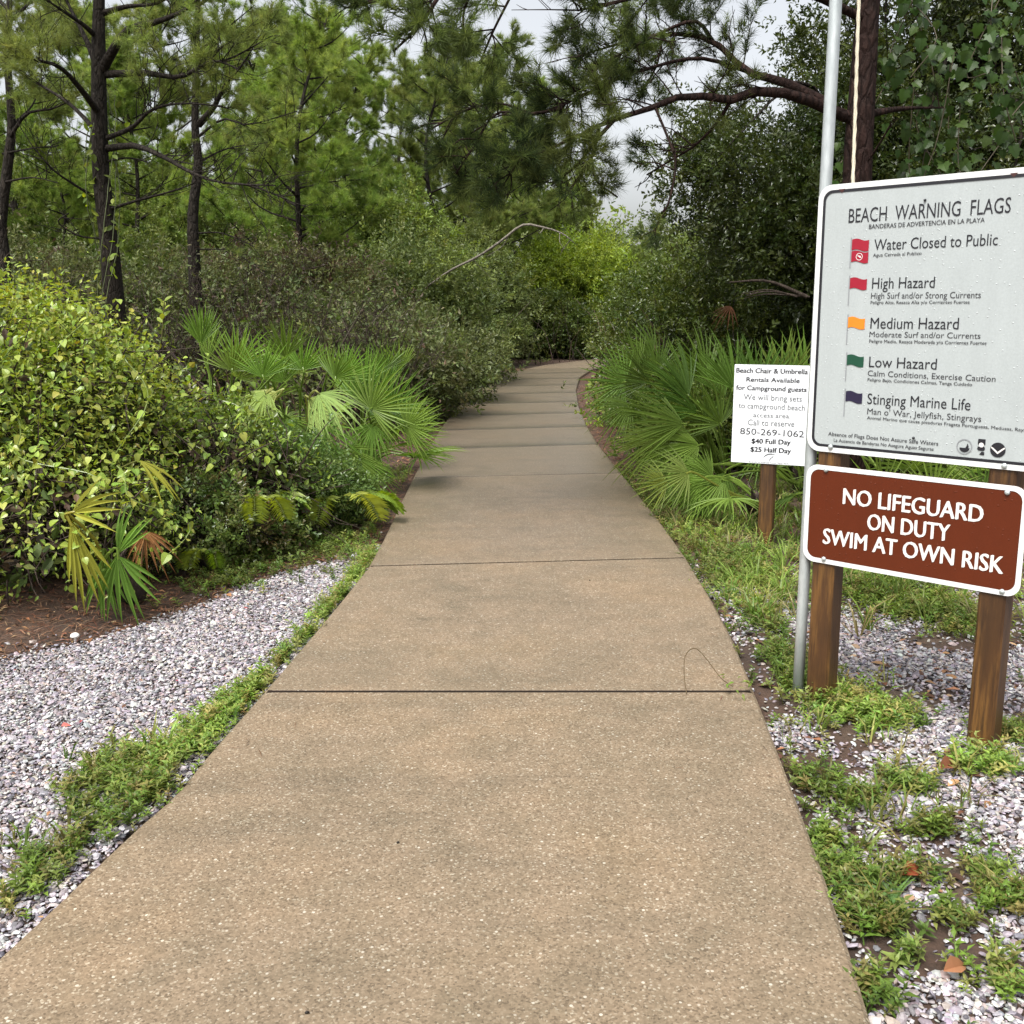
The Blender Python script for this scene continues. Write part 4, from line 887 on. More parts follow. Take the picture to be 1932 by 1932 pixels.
# ------------------------------------------------------------------ saw palmettos
def frond_mesh(g, hub, ax, nrm, L, spread=100, nseg=18, droop=.12, sag=.10, pal=PALM, wid=.019, fold=.7, tipc=None):
    Rm = frames(np.array([ax], float), np.array([nrm], float))[0]; sp = R(spread); dt = 2*sp/nseg; tone = pick(pal, 1, .1)[0]
    for i in range(nseg):
        a = -sp+dt*(i+.5)+rng.normal(0, .025); li = L*(1-.28*(abs(a)/sp)**2)*rng.uniform(.88, 1.06)
        d = np.array([math.sin(a), math.cos(a), 0]); s = np.array([math.cos(a), -math.sin(a), 0])
        rr_ = np.array([.03, .16, .32, .52, .72, .88, 1.0])*li
        prof = np.array([1, 1, 1, .86, .58, .28, .02])*wid/2*(L/.5)**.5
        hw = np.minimum(prof, rr_*math.tan(dt/2)*1.02)
        kink = rng.normal(0, .05); tw = rng.normal(0, .35); bend = droop*rng.uniform(.5, 1.6)
        V = []
        for r_, h_ in zip(rr_, hw):
            q = (r_/L)
            s2 = s*math.cos(tw*q)+np.array([0, 0, 1])*math.sin(tw*q)
            c_ = d*r_+s*kink*r_*q+np.array([0, 0, -bend*L*q**2.4+.06*L*(1-abs(a)/sp)*q])
            e_ = np.array([0, 0, fold*h_])
            V += [c_-s2*h_+e_, c_-e_*.4, c_+s2*h_+e_]
        V = np.array(V)@Rm.T; V[:, 2] -= sag*rng.uniform(.6, 1.4)*L*(np.repeat(rr_, 3)/L)**2.2; V += hub
        k = len(rr_)-1; ii = np.arange(k)*3
        F = np.concatenate([np.stack([ii, ii+1, ii+4, ii+3], 1), np.stack([ii+1, ii+2, ii+5, ii+4], 1)])
        c = tone*rng.uniform(.82, 1.2); cc = np.tile(c, (2*k, 1))
        if tipc is not None: f_ = np.tile((np.arange(k)/k)**2, 2)[:, None]; cc = cc*(1-f_*.6)+np.asarray(tipc)*f_*.6
        g.add(V, [F], [cc])
def palmetto(label, base, fronds, fill=8, fillL=.42, pal=PALM, seed=0, hmax=.9, group='saw palmettos beside the path'):
    base = np.asarray(base, float); t_ = thing('saw_palmetto', label, 'palmetto', base, group)
    def one(hub, ax, nrm, L, **kw):
        g = Geo(); st = base+np.array([rng.normal(0, .05), rng.normal(0, .05), .05]); hub = np.asarray(hub, float)
        p = smoothline([st, (st+hub)/2+UP*.12*np.linalg.norm(hub-st)+rng.normal(0, .03, 3), hub-unit(ax)*.04, hub+unit(ax)*.02], 9)
        tube(g, p, np.linspace(.010, .006, 9), 5, tuple(kw.get('pal', pal)[0]*np.array([1.15, 1.05, 1.0])), False)
        frond_mesh(g, hub, ax, nrm, L, **kw); g.build('frond', 'palm', t_, origin=base)
    extra = [(x+rng.normal(0, 22), y+rng.normal(8, 18), Yd+rng.uniform(.1, .45), th+rng.normal(0, 16), ph+rng.normal(0, 8), Lpx*rng.uniform(.8, 1.0), spread*rng.uniform(.7, .95), face, kw) for _ in range(2 if fronds[0][0] < 966 else 1) for (x, y, Yd, th, ph, Lpx, spread, face, kw) in fronds] if fill else []
    for (x, y, Yd, th, ph, Lpx, spread, face, kw) in fronds+extra:
        hub = at(x, y, Yd); ax = math.cos(R(ph))*np.array([math.cos(R(th)), 0, math.sin(R(th))])+math.sin(R(ph))*np.array([0, -1, 0])
        kw = dict(kw); kw.setdefault('pal', pal)
        one(hub, ax, np.array([face[0]+rng.normal(0, .2), -1*face[1], face[2]+rng.normal(0, .15)]), Lpx/1932*Yd*1.0, spread=spread, **kw)
    for k in range(fill):
        a = rng.uniform(0, 6.28); el = rng.uniform(.1, 1.2); d = np.array([math.cos(a)*math.cos(el), math.sin(a)*math.cos(el), math.sin(el)]); hub = base+d*hmax*rng.uniform(.5, .85)
        ax = unit(d+np.array([0, 0, -.35])+rng.normal(0, .2, 3)); one(hub, ax, unit(UP-d*.5+rng.normal(0, .3, 3)), fillL*rng.uniform(.8, 1.1), spread=rng.uniform(85, 110), pal=pal)
    g = Geo()   # prostrate trunk with old leaf bases
    tube(g, smoothline([base+np.array([.05, .25, -.1]), base+np.array([0, .1, .06]), base+np.array([0, 0, .14])], 6), [.06, .075, .07, .065, .05, .03], 8, (.05, .03, .02))
    for k in range(9):
        a = k*2.4; e = base+np.array([math.cos(a)*.12, math.sin(a)*.12, .05+.2*rng.random()]); tube(g, [base+UP*.03, (base+e)/2+UP*.04, e], [.02, .016, .004], 4, (.09, .055, .035), False)
    g.build('stem', 'twig', t_, True, origin=base)
F1 = (0, 1, .25)
PALM_D = [(.125, .20, .038), (.155, .235, .046), (.095, .16, .032)]
PYEL = [(.26, .26, .04), (.22, .25, .04), (.30, .27, .05)]; PPALE = [(.30, .35, .12), (.26, .33, .10)]; PDRY = [(.34, .19, .08), (.26, .13, .05)]  # pale fronds: yellowish, with the shine on the blades put into the colour
def gb(x, y):   # ground point seen at (x, y)
    v = fw+rt*(x-966)/1932-up*(y-966)/1932; q = v*(-(EYE-GZ)/v[2]); return np.array([q[0], q[1], gh(q[0], q[1])])
palmetto('saw palmetto at the left end of the clump, half hidden by the vine shrub', (-2.3, 8.1, .05), [
    (379, 650, 7.9, 84, 5, 88, 42, (.6, 1, .1), {}), (438, 700, 7.6, 80, 15, 96, 78, F1, {}), (495, 712, 7.5, 86, 12, 94, 70, (.2, 1, .2), {}), (505, 740, 7.2, 215, 35, 78, 75, (0, .6, 1), {'pal': PPALE, 'sag': .25})], 6)
palmetto('saw palmetto in the middle of the left clump with a pale drooping frond', (-1.75, 8.5, .03), [
    (572, 698, 7.9, 92, 10, 84, 80, F1, {}), (632, 715, 7.8, 74, 12, 82, 72, (-.2, 1, .2), {}), (600, 742, 7.3, 335, 30, 108, 62, (0, .7, 1), {'pal': PPALE, 'sag': .3}), (536, 790, 7.2, 290, 30, 92, 70, (-.2, .8, .6), {'pal': PALM, 'sag': .3}),
    (600, 800, 7.6, 300, 20, 100, 60, (0, 1, .4), {'sag': .3}), (640, 850, 7.6, 330, 20, 90, 60, (0, 1, .4), {'sag': .3})], 8)
palmetto('saw palmetto at the right end of the left clump, its fan touching the path edge', (-1.25, 8.7, 0), [
    (700, 772, 7.9, 55, 12, 118, 112, F1, {'nseg': 26}), (768, 803, 7.9, 15, 10, 82, 108, (.1, 1, .15), {'nseg': 24}), (690, 720, 8.4, 95, 8, 84, 70, F1, {}), (725, 700, 8.6, 78, 5, 74, 60, (.2, 1, .1), {}), (705, 800, 8.0, 250, 15, 82, 70, F1, {'sag': .2})], 8)
palmetto('large saw palmetto between the path and the white rental notice', (1.75, 8.3, 0), [
    (1300, 748, 7.8, 130, 10, 140, 58, (.1, 1, .3), {'nseg': 20}), (1290, 800, 7.6, 166, 15, 150, 52, (.1, 1, .5), {}), (1330, 715, 8.0, 104, 5, 120, 50, (.3, 1, .1), {}), (1225, 720, 8.4, 150, 12, 95, 60, F1, {}), (1265, 820, 7.7, 195, 15, 120, 60, (0, 1, .5), {'sag': .22}), (1320, 840, 7.6, 185, 20, 140, 60, (0, 1, .5), {'sag': .25}), (1360, 800, 7.7, 120, 20, 110, 80, F1, {})], 4, .38, pal=PALM_D)
palmetto('saw palmetto reaching over the right edge of the far path', (1.75, 9.7, 0), [
    (1178, 722, 9.2, 172, 10, 100, 105, F1, {'nseg': 24}), (1205, 690, 9.4, 140, 8, 82, 70, F1, {}), (1190, 765, 9.0, 200, 15, 95, 70, (0, 1, .4), {'sag': .2}), (1240, 700, 9.5, 100, 5, 85, 70, F1, {})], 5, pal=PALM_D)
palmetto('saw palmetto with upright fans just left of the warning sign', (2.3, 7.9, 0), [
    (1385, 735, 7.6, 108, 5, 128, 48, (.2, 1, .1), {}), (1430, 745, 7.6, 92, 5, 132, 45, F1, {}), (1478, 735, 7.6, 84, 5, 130, 45, (-.3, 1, .1), {}), (1520, 740, 7.8, 95, 5, 150, 50, F1, {}), (1340, 880, 7.3, 200, 25, 100, 60, (0, 1, .6), {'sag': .25}), (1365, 905, 7.0, 230, 25, 95, 60, F1, {'sag': .25})], 6, .40, pal=PALM_D)
palmetto('small palmetto with a yellowing fan at the right edge of the path', (1.72, 7.1, 0), [
    (1300, 893, 6.9, 186, 15, 98, 78, (0, 1, .6), {'pal': [(.17, .21, .04), (.15, .20, .05)], 'nseg': 18, 'tipc': (.12, .19, .07)}), (1330, 905, 7.0, 215, 20, 92, 60, (0, 1, .6), {'sag': .2}), (1345, 900, 7.1, 150, 10, 80, 60, F1, {})], 3, .36, hmax=.5)
palmetto('shaded palmetto behind the gap between the two sign panels', (2.75, 7.0, 0), [(1660, 930, 6.2, 100, 15, 110, 80, F1, {}), (1760, 935, 6.3, 70, 15, 110, 80, F1, {}), (1850, 940, 6.4, 110, 10, 110, 80, F1, {})], 10, .42, pal=PALM_D)
palmetto('drooping palmetto shoot with yellow blades at the gravel edge under the vines', (-2.05, 5.0, .05), [
    (133, 985, 4.75, 289, 12, 168, 22, (.3, 1, .3), {'pal': PYEL, 'nseg': 7, 'wid': .036, 'sag': .05}), (135, 968, 4.75, 22, 10, 120, 42, (0, 1, .7), {'pal': PYEL, 'nseg': 5, 'wid': .032, 'sag': .12}),
    (222, 1048, 4.8, 282, 10, 125, 55, F1, {'nseg': 9, 'wid': .034, 'sag': .1}), (222, 1045, 4.85, 62, 5, 120, 32, F1, {'nseg': 6, 'wid': .028}), (195, 1050, 4.9, 268, 12, 120, 30, F1, {'nseg': 7, 'wid': .034})], 0)
dp = thing('dead_frond', 'dry tan palmetto frond hanging beside the yellow-bladed palmetto shoot', 'frond', at(275, 1010, 5.15))
g = Geo(); frond_mesh(g, at(275, 1003, 5.1), np.array([.25, -.3, -.8]), np.array([.2, -1, .3]), .20, 70, 9, .5, .4, PDRY, .026); o_ = np.array(dp.location); g.build('blade', 'dry', dp, origin=o_)
g = Geo(); tube(g, smoothline([at(262, 1110, 5.2), at(268, 1050, 5.2), at(276, 1002, 5.1)], 6), .006, 5, (.28, .16, .08), False); g.build('stalk', 'dry', dp, True, origin=o_)
dp = thing('dead_frond', 'long yellowed palmetto blade lying out of the vine shrub', 'frond', at(270, 880, 5.2)); o_ = np.array(dp.location)
g = Geo(); frond_mesh(g, at(262, 868, 5.2), np.array([.8, -.25, -.5]), np.array([0, -.5, 1]), .30, 22, 4, .2, .2, PYEL, .026); g.build('blade', 'palm', dp, origin=o_)
g = Geo(); tube(g, smoothline([at(170, 960, 5.6), at(220, 890, 5.4), at(263, 868, 5.2)], 6), .005, 5, (.15, .16, .05), False); g.build('stalk', 'palm', dp, True, origin=o_)

dp = thing('dead_frond', 'rust-brown dead frond clump in the dark hollow above the right palmettos', 'frond', at(1390, 600, 9.6)); o_ = np.array(dp.location)
g = Geo()
for k in range(1): frond_mesh(g, at(1385+rng.uniform(-20, 20), 575+rng.uniform(-8, 8), 9.5), np.array([rng.normal(0, .5), -.5, -.7]), np.array([rng.normal(0, .3), -1, .3]), .22, 60, 8, .3, .3, [(.10, .04, .015), (.07, .028, .012)], .018)
g.build('blade', 'dry', dp, origin=o_)
g = Geo()
for k in range(5): tube(g, smoothline([at(1500+rng.uniform(0, 30), 560, 9.0), at(1450, 545+rng.uniform(-20, 12), 9.0), at(1385+rng.uniform(-10, 30), 545+rng.uniform(-25, 25), 8.9)], 8), np.linspace(.02, .006, 8)*(1 if k == 0 else .45), 5, (1, 1, 1), False)
tag(g.build('branch', 'twig', None, True, origin=tuple(at(1500, 560, 9.0))), 'grey-brown broken branch lying in the shrubs left of the warning sign', 'branch')

# ------------------------------------------------------------------ vine-covered shrub on the left
VIN = [(0.253, 0.352, 0.055), (0.308, 0.396, 0.0715), (0.187, 0.286, 0.0495), (0.352, 0.396, 0.088)]
def vineshrub(label, loc, ells, ncl, per, pal, tset, ts, nvine, inner=1.0, cat='shrub', flip=.3):
    loc = np.asarray(loc, float); t_ = thing('vine_shrub', label, cat, loc); gf, gs_, gd = Geo(), Geo(), Geo()
    cen = clumps(ells, ncl, .8); ctr = np.mean([e[:3] for e in ells], 0)-np.array([0, 0, .5])
    top = np.clip((cen[:, 2]-.22)/.62, 0, 1); keep = rng.random(len(cen)) < .13+.87*top**1.3; cen = cen[keep]
    n = len(cen); P = np.repeat(cen, per, 0)+rng.normal(0, .075, (n*per, 3)); o = unit(P-ctr)
    D = unit(o*.5+rdir(len(P))*.8-UP*flip); Nn = unit(UP*.8+o*.6+rdir(len(P))*.55)
    tone = pick(pal, n, .2); c = np.repeat(tone, per, 0)*.6+pick(pal, len(P), .25)*.4
    scatter(gf, tset, P, D, Nn, ts*rng.uniform(.6, 1.3, len(P)), c); gf.build('foliage', 'gloss_leaf', t_)
    m_ = int(520*inner)     # tangle of dead stems and old leaves inside
    for q in range(m_):
        e = ells[rng.integers(0, len(ells))]; p = np.array(e[:3])+rdir(1)[0]*np.array(e[3:6])*rng.uniform(.2, .93); p[2] = max(p[2], .02)
        d = rdir(1)[0]; L_ = rng.uniform(.12, .5); tube(gs_, smoothline([p, p+d*L_*.5+rng.normal(0, .03, 3), p+d*L_], 5), [.005, .0045, .004, .003, .002], 4, pick([(.13, .09, .06), (.08, .06, .045), (.22, .18, .13)], 1)[0], False)
    gs_.build('stems', 'twig', t_, True)
    k = int(1500*inner); dd = rdir(k); ei = rng.integers(0, len(ells), k); E_ = np.array(ells)[ei]; Pd = E_[:, :3]+dd*E_[:, 3:6]*rng.uniform(.45, .88, (k, 1)); Pd[:, 2] = np.maximum(Pd[:, 2], .03)
    scatter(gd, [T_small, T_oval], Pd, rdir(k), rdir(k), rng.uniform(.05, .09, k), pick(BROWN+OAK_DARK+OAK_DARK, k)); gd.build('dead_leaf_layer', 'dry', t_)
    for q in range(nvine):   # long vine shoots arching over the outside
        e = ells[rng.integers(0, len(ells))]; a0 = rng.uniform(-2.9, -.3); pts = []
        el0 = rng.uniform(.5, 1.3); el1 = el0-rng.uniform(.6, 1.3); daz = rng.normal(0, .5)
        for f in np.linspace(0, 1, 16):
            el = el0+(el1-el0)*f; az = a0+daz*f+.12*math.sin(f*9+q); pts.append(np.array(e[:3])+np.array([math.cos(az)*math.cos(el), math.sin(az)*math.cos(el), math.sin(el)])*np.array(e[3:6])*(1.06+.03*math.sin(7*f+q)))
        pts = np.array(pts); pts[:, 2] = np.maximum(pts[:, 2], .05); gv = Geo(); tube(gv, pts, np.linspace(.0045, .002, 16), 5, (.20, .26, .07), False)
        j = np.arange(1, 16); nn = len(j); sd_ = np.where(j % 2, 1, -1)[:, None]; tg = unit(np.gradient(pts, axis=0))[j]
        gv.inst(T_heart, frames(tg*.2+np.cross(tg, UP)*sd_-UP*.5+rng.normal(0, .25, (nn, 3)), unit(pts[j]-ctr)*.8+UP*.5+rng.normal(0, .3, (nn, 3)), rng.uniform(.032, .062, nn)), pts[j], pick(VIN, nn)); gv.build('vine', 'gloss_leaf', t_)
    return t_
T_hl = T_heart
vineshrub('mound of bright yellow-green heart-leaved vines over a shrub at the left edge', (-2.7, 5.85, 0), [ell(-.35, .1, .78, .95, .85, .88), ell(.22, .1, .64, .58, .7, .74), ell(-.9, -.3, .78, .7, .7, .95), ell(-.15, -.5, .35, 1.1, .75, .42)], 3900, 16, VIN+VIN+[(.30, .27, .05)]+OAK[:1], [T_hl, T_oval, T_lance, T_small], .034, 26, 3.6)
vineshrub('lower right shoulder of the vine mound, sloping down towards the palmettos', (-1.85, 6.5, 0), [ell(-.1, .0, .40, .5, .6, .52), ell(.25, .15, .26, .42, .45, .36)], 560, 12, VIN[:3]+OAK+WEED[:1], [T_hl, T_oval, T_lance], .04, 7, .9)
bush('shrub', 'dark glossy small-leaved shrub at the foot of the left palmettos', 'bush', (-1.42, 6.95, 0), [ell(0, 0, .26, .30, .36, .28), ell(-.3, .1, .28, .34, .36, .30), ell(.22, .1, .12, .2, .26, .14)], 170, 26, .07, SPRIG_OVAL, .5, [(.10, .165, .04), (.13, .20, .05), (.075, .13, .035), (.16, .22, .06)], 'gloss_leaf', 16, sr=.008)
bush('shrub', 'leafy green shrub under the right side of the vine mound', 'bush', (-1.85, 5.9, 0), [ell(0, 0, .2, .3, .3, .24), ell(-.3, -.2, .16, .24, .26, .2), ell(.3, .3, .14, .24, .26, .16)], 80, 20, .07, SPRIG_OVAL, .5, [(.08, .13, .035), (.11, .17, .04), (.14, .19, .05), (.12, .08, .04)], 'gloss_leaf', 14, sr=.008)
# the upright sprig above the vine mound
sp = thing('sapling', 'small upright sprig with oval leaves rising above the vine mound', 'plant', at(478/1, 640, 6.6)); o_ = np.array(sp.location)
sp.location = tuple(at(308, 650, 6.4)); o_ = np.array(sp.location); g, gs_ = Geo(), Geo(); st = smoothline([at(305, 640, 6.4), at(308, 600, 6.4), at(310, 568, 6.4)], 6); tube(gs_, st, .004, 5, (.15, .14, .06), False)
for k in range(9): f = .35+.65*k/8; a = k*2.4; p = st[0]+(st[-1]-st[0])*f; g.inst(T_oval, frames(np.array([[math.cos(a), math.sin(a)*.6, .7]]), np.array([[0, -.6, 1.]]), [.06]), p[None], pick(LIME, 1))
gs_.build('stem', 'leaf', sp, True, origin=o_); g.build('foliage', 'leaf', sp, origin=o_)

# ------------------------------------------------------------------ ferns
def fern(label, base, nf, L, pal=LIME, az0=None):
    base = np.asarray(base, float); t_ = thing('fern', label, 'fern', base, 'ferns at the foot of the shrubs')
    for k in range(nf):
        az = (k*2.4+rng.uniform(-.4, .4)) if az0 is None else az0+rng.normal(0, .7); d = np.array([math.cos(az), math.sin(az), 0]); l_ = L*rng.uniform(.75, 1.1)
        rc_2 = smoothline([base, base+d*l_*.35+UP*l_*.62, base+d*l_*.8+UP*l_*.62, base+d*l_*1.05+UP*l_*.38], 16); g = Geo(); tube(g, rc_2, np.linspace(.003, .001, 16), 4, (.14, .17, .05), False)
        tg = unit(np.gradient(rc_2, axis=0)); col = pick(pal, 1, .1)[0]
        for s_ in (-1, 1):
            j = np.repeat(np.arange(3, 16), 2); off = np.tile([0, .5], 13)[:, None]; j2 = np.minimum(j+1, 15); p = rc_2[j]*(1-off)+rc_2[j2]*off; t2 = tg[j]; sd2 = unit(np.cross(t2, UP))*s_; f = (j-3)/12.
            ln = l_*.30*np.sin(np.pi*(.12+.86*(1-f)))**.8
            g.inst(T_leaf(.13, .03, .15), frames(sd2+t2*.45+rng.normal(0, .05, (len(j), 3)), np.cross(sd2, t2)*(s_)*-1+UP*1.2, ln), p, col[None]*rng.uniform(.8, 1.2, (len(j), 1)))
        g.build('frond', 'leaf', t_, origin=base)
fern('bright green fern in front of the dark glossy shrub, left of the other fern', at(485, 985, 6.2)-UP*.05, 6, .34)
fern('light green feathery fern clump nearest the path edge on the left', gb(640, 1000), 9, .42, LIME+WEED)
fern('single small fern frond low at the gravel edge', gb(395, 1075), 3, .28, LIME, -1.2)
fern('pale fern between the glossy shrub and the path', gb(650, 955), 6, .28, WEED)

# ------------------------------------------------------------------ weeds, gravel, litter
def T_weed(nl, h, leaf, tpl, lean=.4):
    ps = []; az = rng.uniform(0, 6.28); top = np.array([math.cos(az)*lean*h, math.sin(az)*lean*h, h])
    q = np.array([-math.sin(az), math.cos(az), 0])*.0016; V = np.array([-q, q, top*.5+q, top*.5-q, top]); ps.append((V, np.array([[0, 1, 2], [0, 2, 3], [3, 2, 4]]), np.array([.8, .8, .9])))
    for i in range(nl):
        f = .25+.75*(i//2*2)/max(1, nl-1); a = i*math.pi+(i//2)*1.57+rng.uniform(-.3, .3); d = np.array([math.cos(a), math.sin(a), .45+.3*f])
        ps.append(place(tpl, d, np.array([0, 0, 1])+rng.normal(0, .25, 3), top*f, leaf*rng.uniform(.7, 1.2)*(1-.25*f), rng.uniform(.75, 1.25)))
    return join_tpl(ps)
WEEDS = [T_weed(12, rng.uniform(.035, .09), .029, T_leaf(.17, .05, .25), rng.uniform(.2, .9)) for _ in range(7)]
def T_grass(nb, h):
    ps = []
    for i in range(nb):
        a = rng.uniform(0, 6.28); l_ = h*rng.uniform(.6, 1.1); ln = rng.uniform(.25, .8); d = np.array([math.cos(a)*ln, math.sin(a)*ln, 1.]); q = np.array([-math.sin(a), math.cos(a), 0])*.0028; b_ = np.array([math.cos(a), math.sin(a), 0])*.01
        m_ = b_+d*l_*.55; e = b_+d*l_*.8+np.array([math.cos(a), math.sin(a), -.25])*l_*.3; V = np.array([b_-q, b_+q, m_+q*.9, m_-q*.9, e]); ps.append((V, np.array([[0, 1, 2], [0, 2, 3], [3, 2, 4]]), np.array([.85, .9, 1.05])*rng.uniform(.8, 1.2)))
    return join_tpl(ps)
GRASS = [T_grass(9, .16) for _ in range(4)]
def yawmats(n, sc, tilt=.15):
    return frames(np.stack([np.cos(a_ := rng.uniform(0, 6.28, n)), np.sin(a_), rng.normal(0, tilt, n)], 1), UP+rng.normal(0, tilt, (n, 3)), sc)
def sow(name, label, cat, P, tpls, sc, pal, m='leaf', tilt=.2):
    g = Geo(); k = rng.integers(0, len(tpls), len(P)); n = len(P); Rm = yawmats(n, sc*rng.uniform(.6, 1.35, n), tilt)
    tone = .75+.5*(np.sin(P[:, 0]*5+1.3*np.sin(P[:, 1]*4))*.5+.5); c = pick(pal, n, .2)*tone[:, None]
    for i, t2 in enumerate(tpls): mk = k == i; g.inst(t2, Rm[mk], P[mk], c[mk])
    return tag(g.build(name, m), label, cat, kind='stuff')
def vnoise(x, y, s, seed=0):
    """smooth value noise for patchiness"""
    r_ = np.random.default_rng(seed).random((64, 64)); u, v2 = x*s+20, y*s+20; i, j = np.floor(u).astype(int) % 63, np.floor(v2).astype(int) % 63; a, b_ = u-np.floor(u), v2-np.floor(v2); a, b_ = a*a*(3-2*a), b_*b_*(3-2*b_)
    return (r_[i, j]*(1-a)+r_[i+1, j]*a)*(1-b_)+(r_[i, j+1]*(1-a)+r_[i+1, j+1]*a)*b_
def ground_pts(x, y, dz=0): return np.stack([x, y, gh(x, y)+dz], 1)
# left strip: a ragged line of weeds along the slab edge; width of the strip follows the photograph's patches
yl = np.array([1.2, 2.0, 2.3, 2.6, 2.9, 3.2, 3.5, 3.8, 4.2, 4.6, 5.2, 5.8, 6.4]); wl = np.array([.16, .20, .24, .16, .30, .36, .26, .16, .14, .10, .08, .07, .10]); dl = np.array([.7, .9, 1., .9, 1, 1, 1, 1, .9, .8, .7, .8, 1.])
def patches(L):
    x, y = [], []
    for px_, py_, rx_, ry_, n in L:
        c_ = gb(px_, py_); x.append(c_[0]+rng.normal(0, rx_*.55, n)); y.append(c_[1]+rng.normal(0, ry_*.55, n))
    return np.concatenate(x), np.concatenate(y)
x, y = patches([(240, 1470, .12, .14, 130), (315, 1445, .10, .12, 110), (185, 1505, .11, .10, 45), (285, 1515, .08, .10, 90), (228, 1565, .06, .09, 45), (362, 1425, .06, .10, 60), (100, 1650, .08, .10, 40), (160, 1612, .06, .08, 26), (55, 1700, .07, .10, 34), (150, 1545, .06, .08, 22),
   (395, 1385, .07, .10, 90), (425, 1355, .06, .12, 90), (460, 1320, .05, .10, 80), (490, 1290, .05, .10, 60), (535, 1240, .035, .12, 50), (575, 1205, .035, .12, 50), (610, 1160, .04, .16, 70), (640, 1125, .04, .2, 80), (670, 1085, .04, .2, 90), (690, 1050, .05, .25, 110)])
k = x < Lx(y)+.012; P = ground_pts(x[k], y[k]); sow('weeds', 'ragged line of leafy weeds along the left edge of the path', 'weeds', P, WEEDS, 1.0, WEED+WEED+WEED_DRY)
x, y = [], []
for px_, py_, r_, n in ((640, 1020, .35, 260), (560, 1035, .4, 260), (700, 960, .25, 200), (470, 1065, .3, 160), (740, 900, .25, 120), (430, 1085, .22, 120)):
    c_ = gb(px_, py_); x += list(c_[0]+rng.normal(0, r_*.6, n)); y += list(c_[1]+rng.normal(0, r_, n))
x, y = np.array(x), np.array(y); k = x < Lx(y)-.06; sow('ground_cover', 'low green plants along the foot of the left shrubs', 'ground cover', ground_pts(x[k], y[k]), WEEDS, 1.05, WEED+OAK)
x, y = patches([(225, 1465, .14, .15, 26), (300, 1440, .1, .12, 16), (90, 1630, .1, .12, 14), (620, 1140, .04, .2, 10)]); k = x < Lx(y)-.01; sow('grass', 'thin grass blades among the weeds on the left edge', 'grass', ground_pts(x[k], y[k]), [T_grass(5, .10) for _ in range(3)], 1.0, WEED+WEED_DRY)
x, y = patches([(1590, 1340, .2, .25, 30), (1640, 1700, .1, .15, 18), (1750, 1500, .25, .25, 24), (1440, 1150, .12, .4, 40), (1880, 1700, .08, .08, 8)]); k = x > Rx(y)+.02; sow('grass', 'thin grass blades among the weeds in the right gravel', 'grass', ground_pts(x[k], y[k]), [T_grass(5, .11) for _ in range(3)], 1.0, WEED+WEED_DRY+WEED_DRY)
# right side bed
n = 9000; y = rng.uniform(1.2, 9.5, n); x = Rx(y)+.0+rng.random(n)**1.3*2.4
nz = vnoise(x, y, 1.6, 11)*.6+vnoise(x, y, 4.5, 12)*.4; edge = np.exp(-((x-Rx(y)-.08)/.13)**2)
dens = np.interp(y, [1, 2.2, 3.0, 3.4, 4.1, 4.7, 6.5, 8, 9.5], [.20, .22, .28, .5, .5, 1, 1, .8, .5])
lush = np.clip((nz-.47)*5, 0, 1)
pr = np.clip(np.where(y > 4.9, np.interp(y, [4.9, 5.4, 8, 9.5], [.6, 1, .8, .5])*(.5+lush), lush*.10)+edge*np.interp(y, [1, 2, 4, 6, 9], [.10, .14, .6, .8, .35])*(.1+nz), 0, 1)
k = rng.random(n) < pr*.85; xa, ya = x[k], y[k]
xb, yb = patches([(1590, 1335, .15, .18, 230), (1530, 1300, .11, .18, 190), (1660, 1360, .13, .12, 150), (1480, 1250, .08, .2, 150), (1440, 1170, .08, .25, 170), (1400, 1080, .18, .4, 620), (1640, 1110, .28, .3, 420), (1740, 1150, .28, .25, 420), (1830, 1190, .18, .2, 160), (1920, 1400, .12, .12, 110), (1850, 1450, .12, .1, 90),
   (1540, 1470, .08, .08, 60), (1620, 1500, .08, .08, 60), (1700, 1480, .10, .08, 70), (1580, 1640, .05, .08, 50), (1630, 1660, .06, .07, 55), (1650, 1740, .06, .06, 55), (1610, 1720, .04, .08, 35), (1700, 1800, .05, .04, 16), (1760, 1560, .07, .05, 40), (1900, 1690, .07, .06, 90), (1860, 1640, .05, .05, 30), (1640, 1880, .04, .06, 50), (1890, 1850, .07, .06, 40), (1560, 1580, .05, .06, 40), (1720, 1640, .06, .05, 40), (1800, 1730, .05, .05, 25)])
x = np.concatenate([xa, xb]); y = np.concatenate([ya, yb]); k = x > Rx(y)-.015
P = ground_pts(x[k], y[k]); sow('weeds', 'patchy green weeds growing through the gravel on the right', 'weeds', P, WEEDS, 1.0, WEED+WEED+WEED_DRY)
n = 260; y = rng.uniform(4.6, 8.0, n); x = Rx(y)+.1+rng.random(n)*1.5; sow('grass', 'tall grass around the posts on the right', 'grass', ground_pts(x, y), GRASS, 1.15, WEED+[(.22, .20, .09)])
# a broad-bladed tuft by the right path edge
c_ = gb(1690, 1690); tf = thing('grass_tuft', 'broad-bladed grass tuft growing in the gravel at the lower right', 'grass tuft', c_); g = Geo()
for i in range(17):
    a = rng.uniform(0, 6.28); l_ = rng.uniform(.09, .16); d = np.array([math.cos(a), math.sin(a), rng.uniform(.4, 1.1)]); g.inst(T_leaf(.07, .02, .35), frames(d[None], (UP+.2*rng.normal(size=3))[None], [l_]), c_[None], pick([(.10, .19, .06), (.13, .22, .07)], 1))
g.build('blades', 'leaf', tf, origin=c_).name = 'foliage'

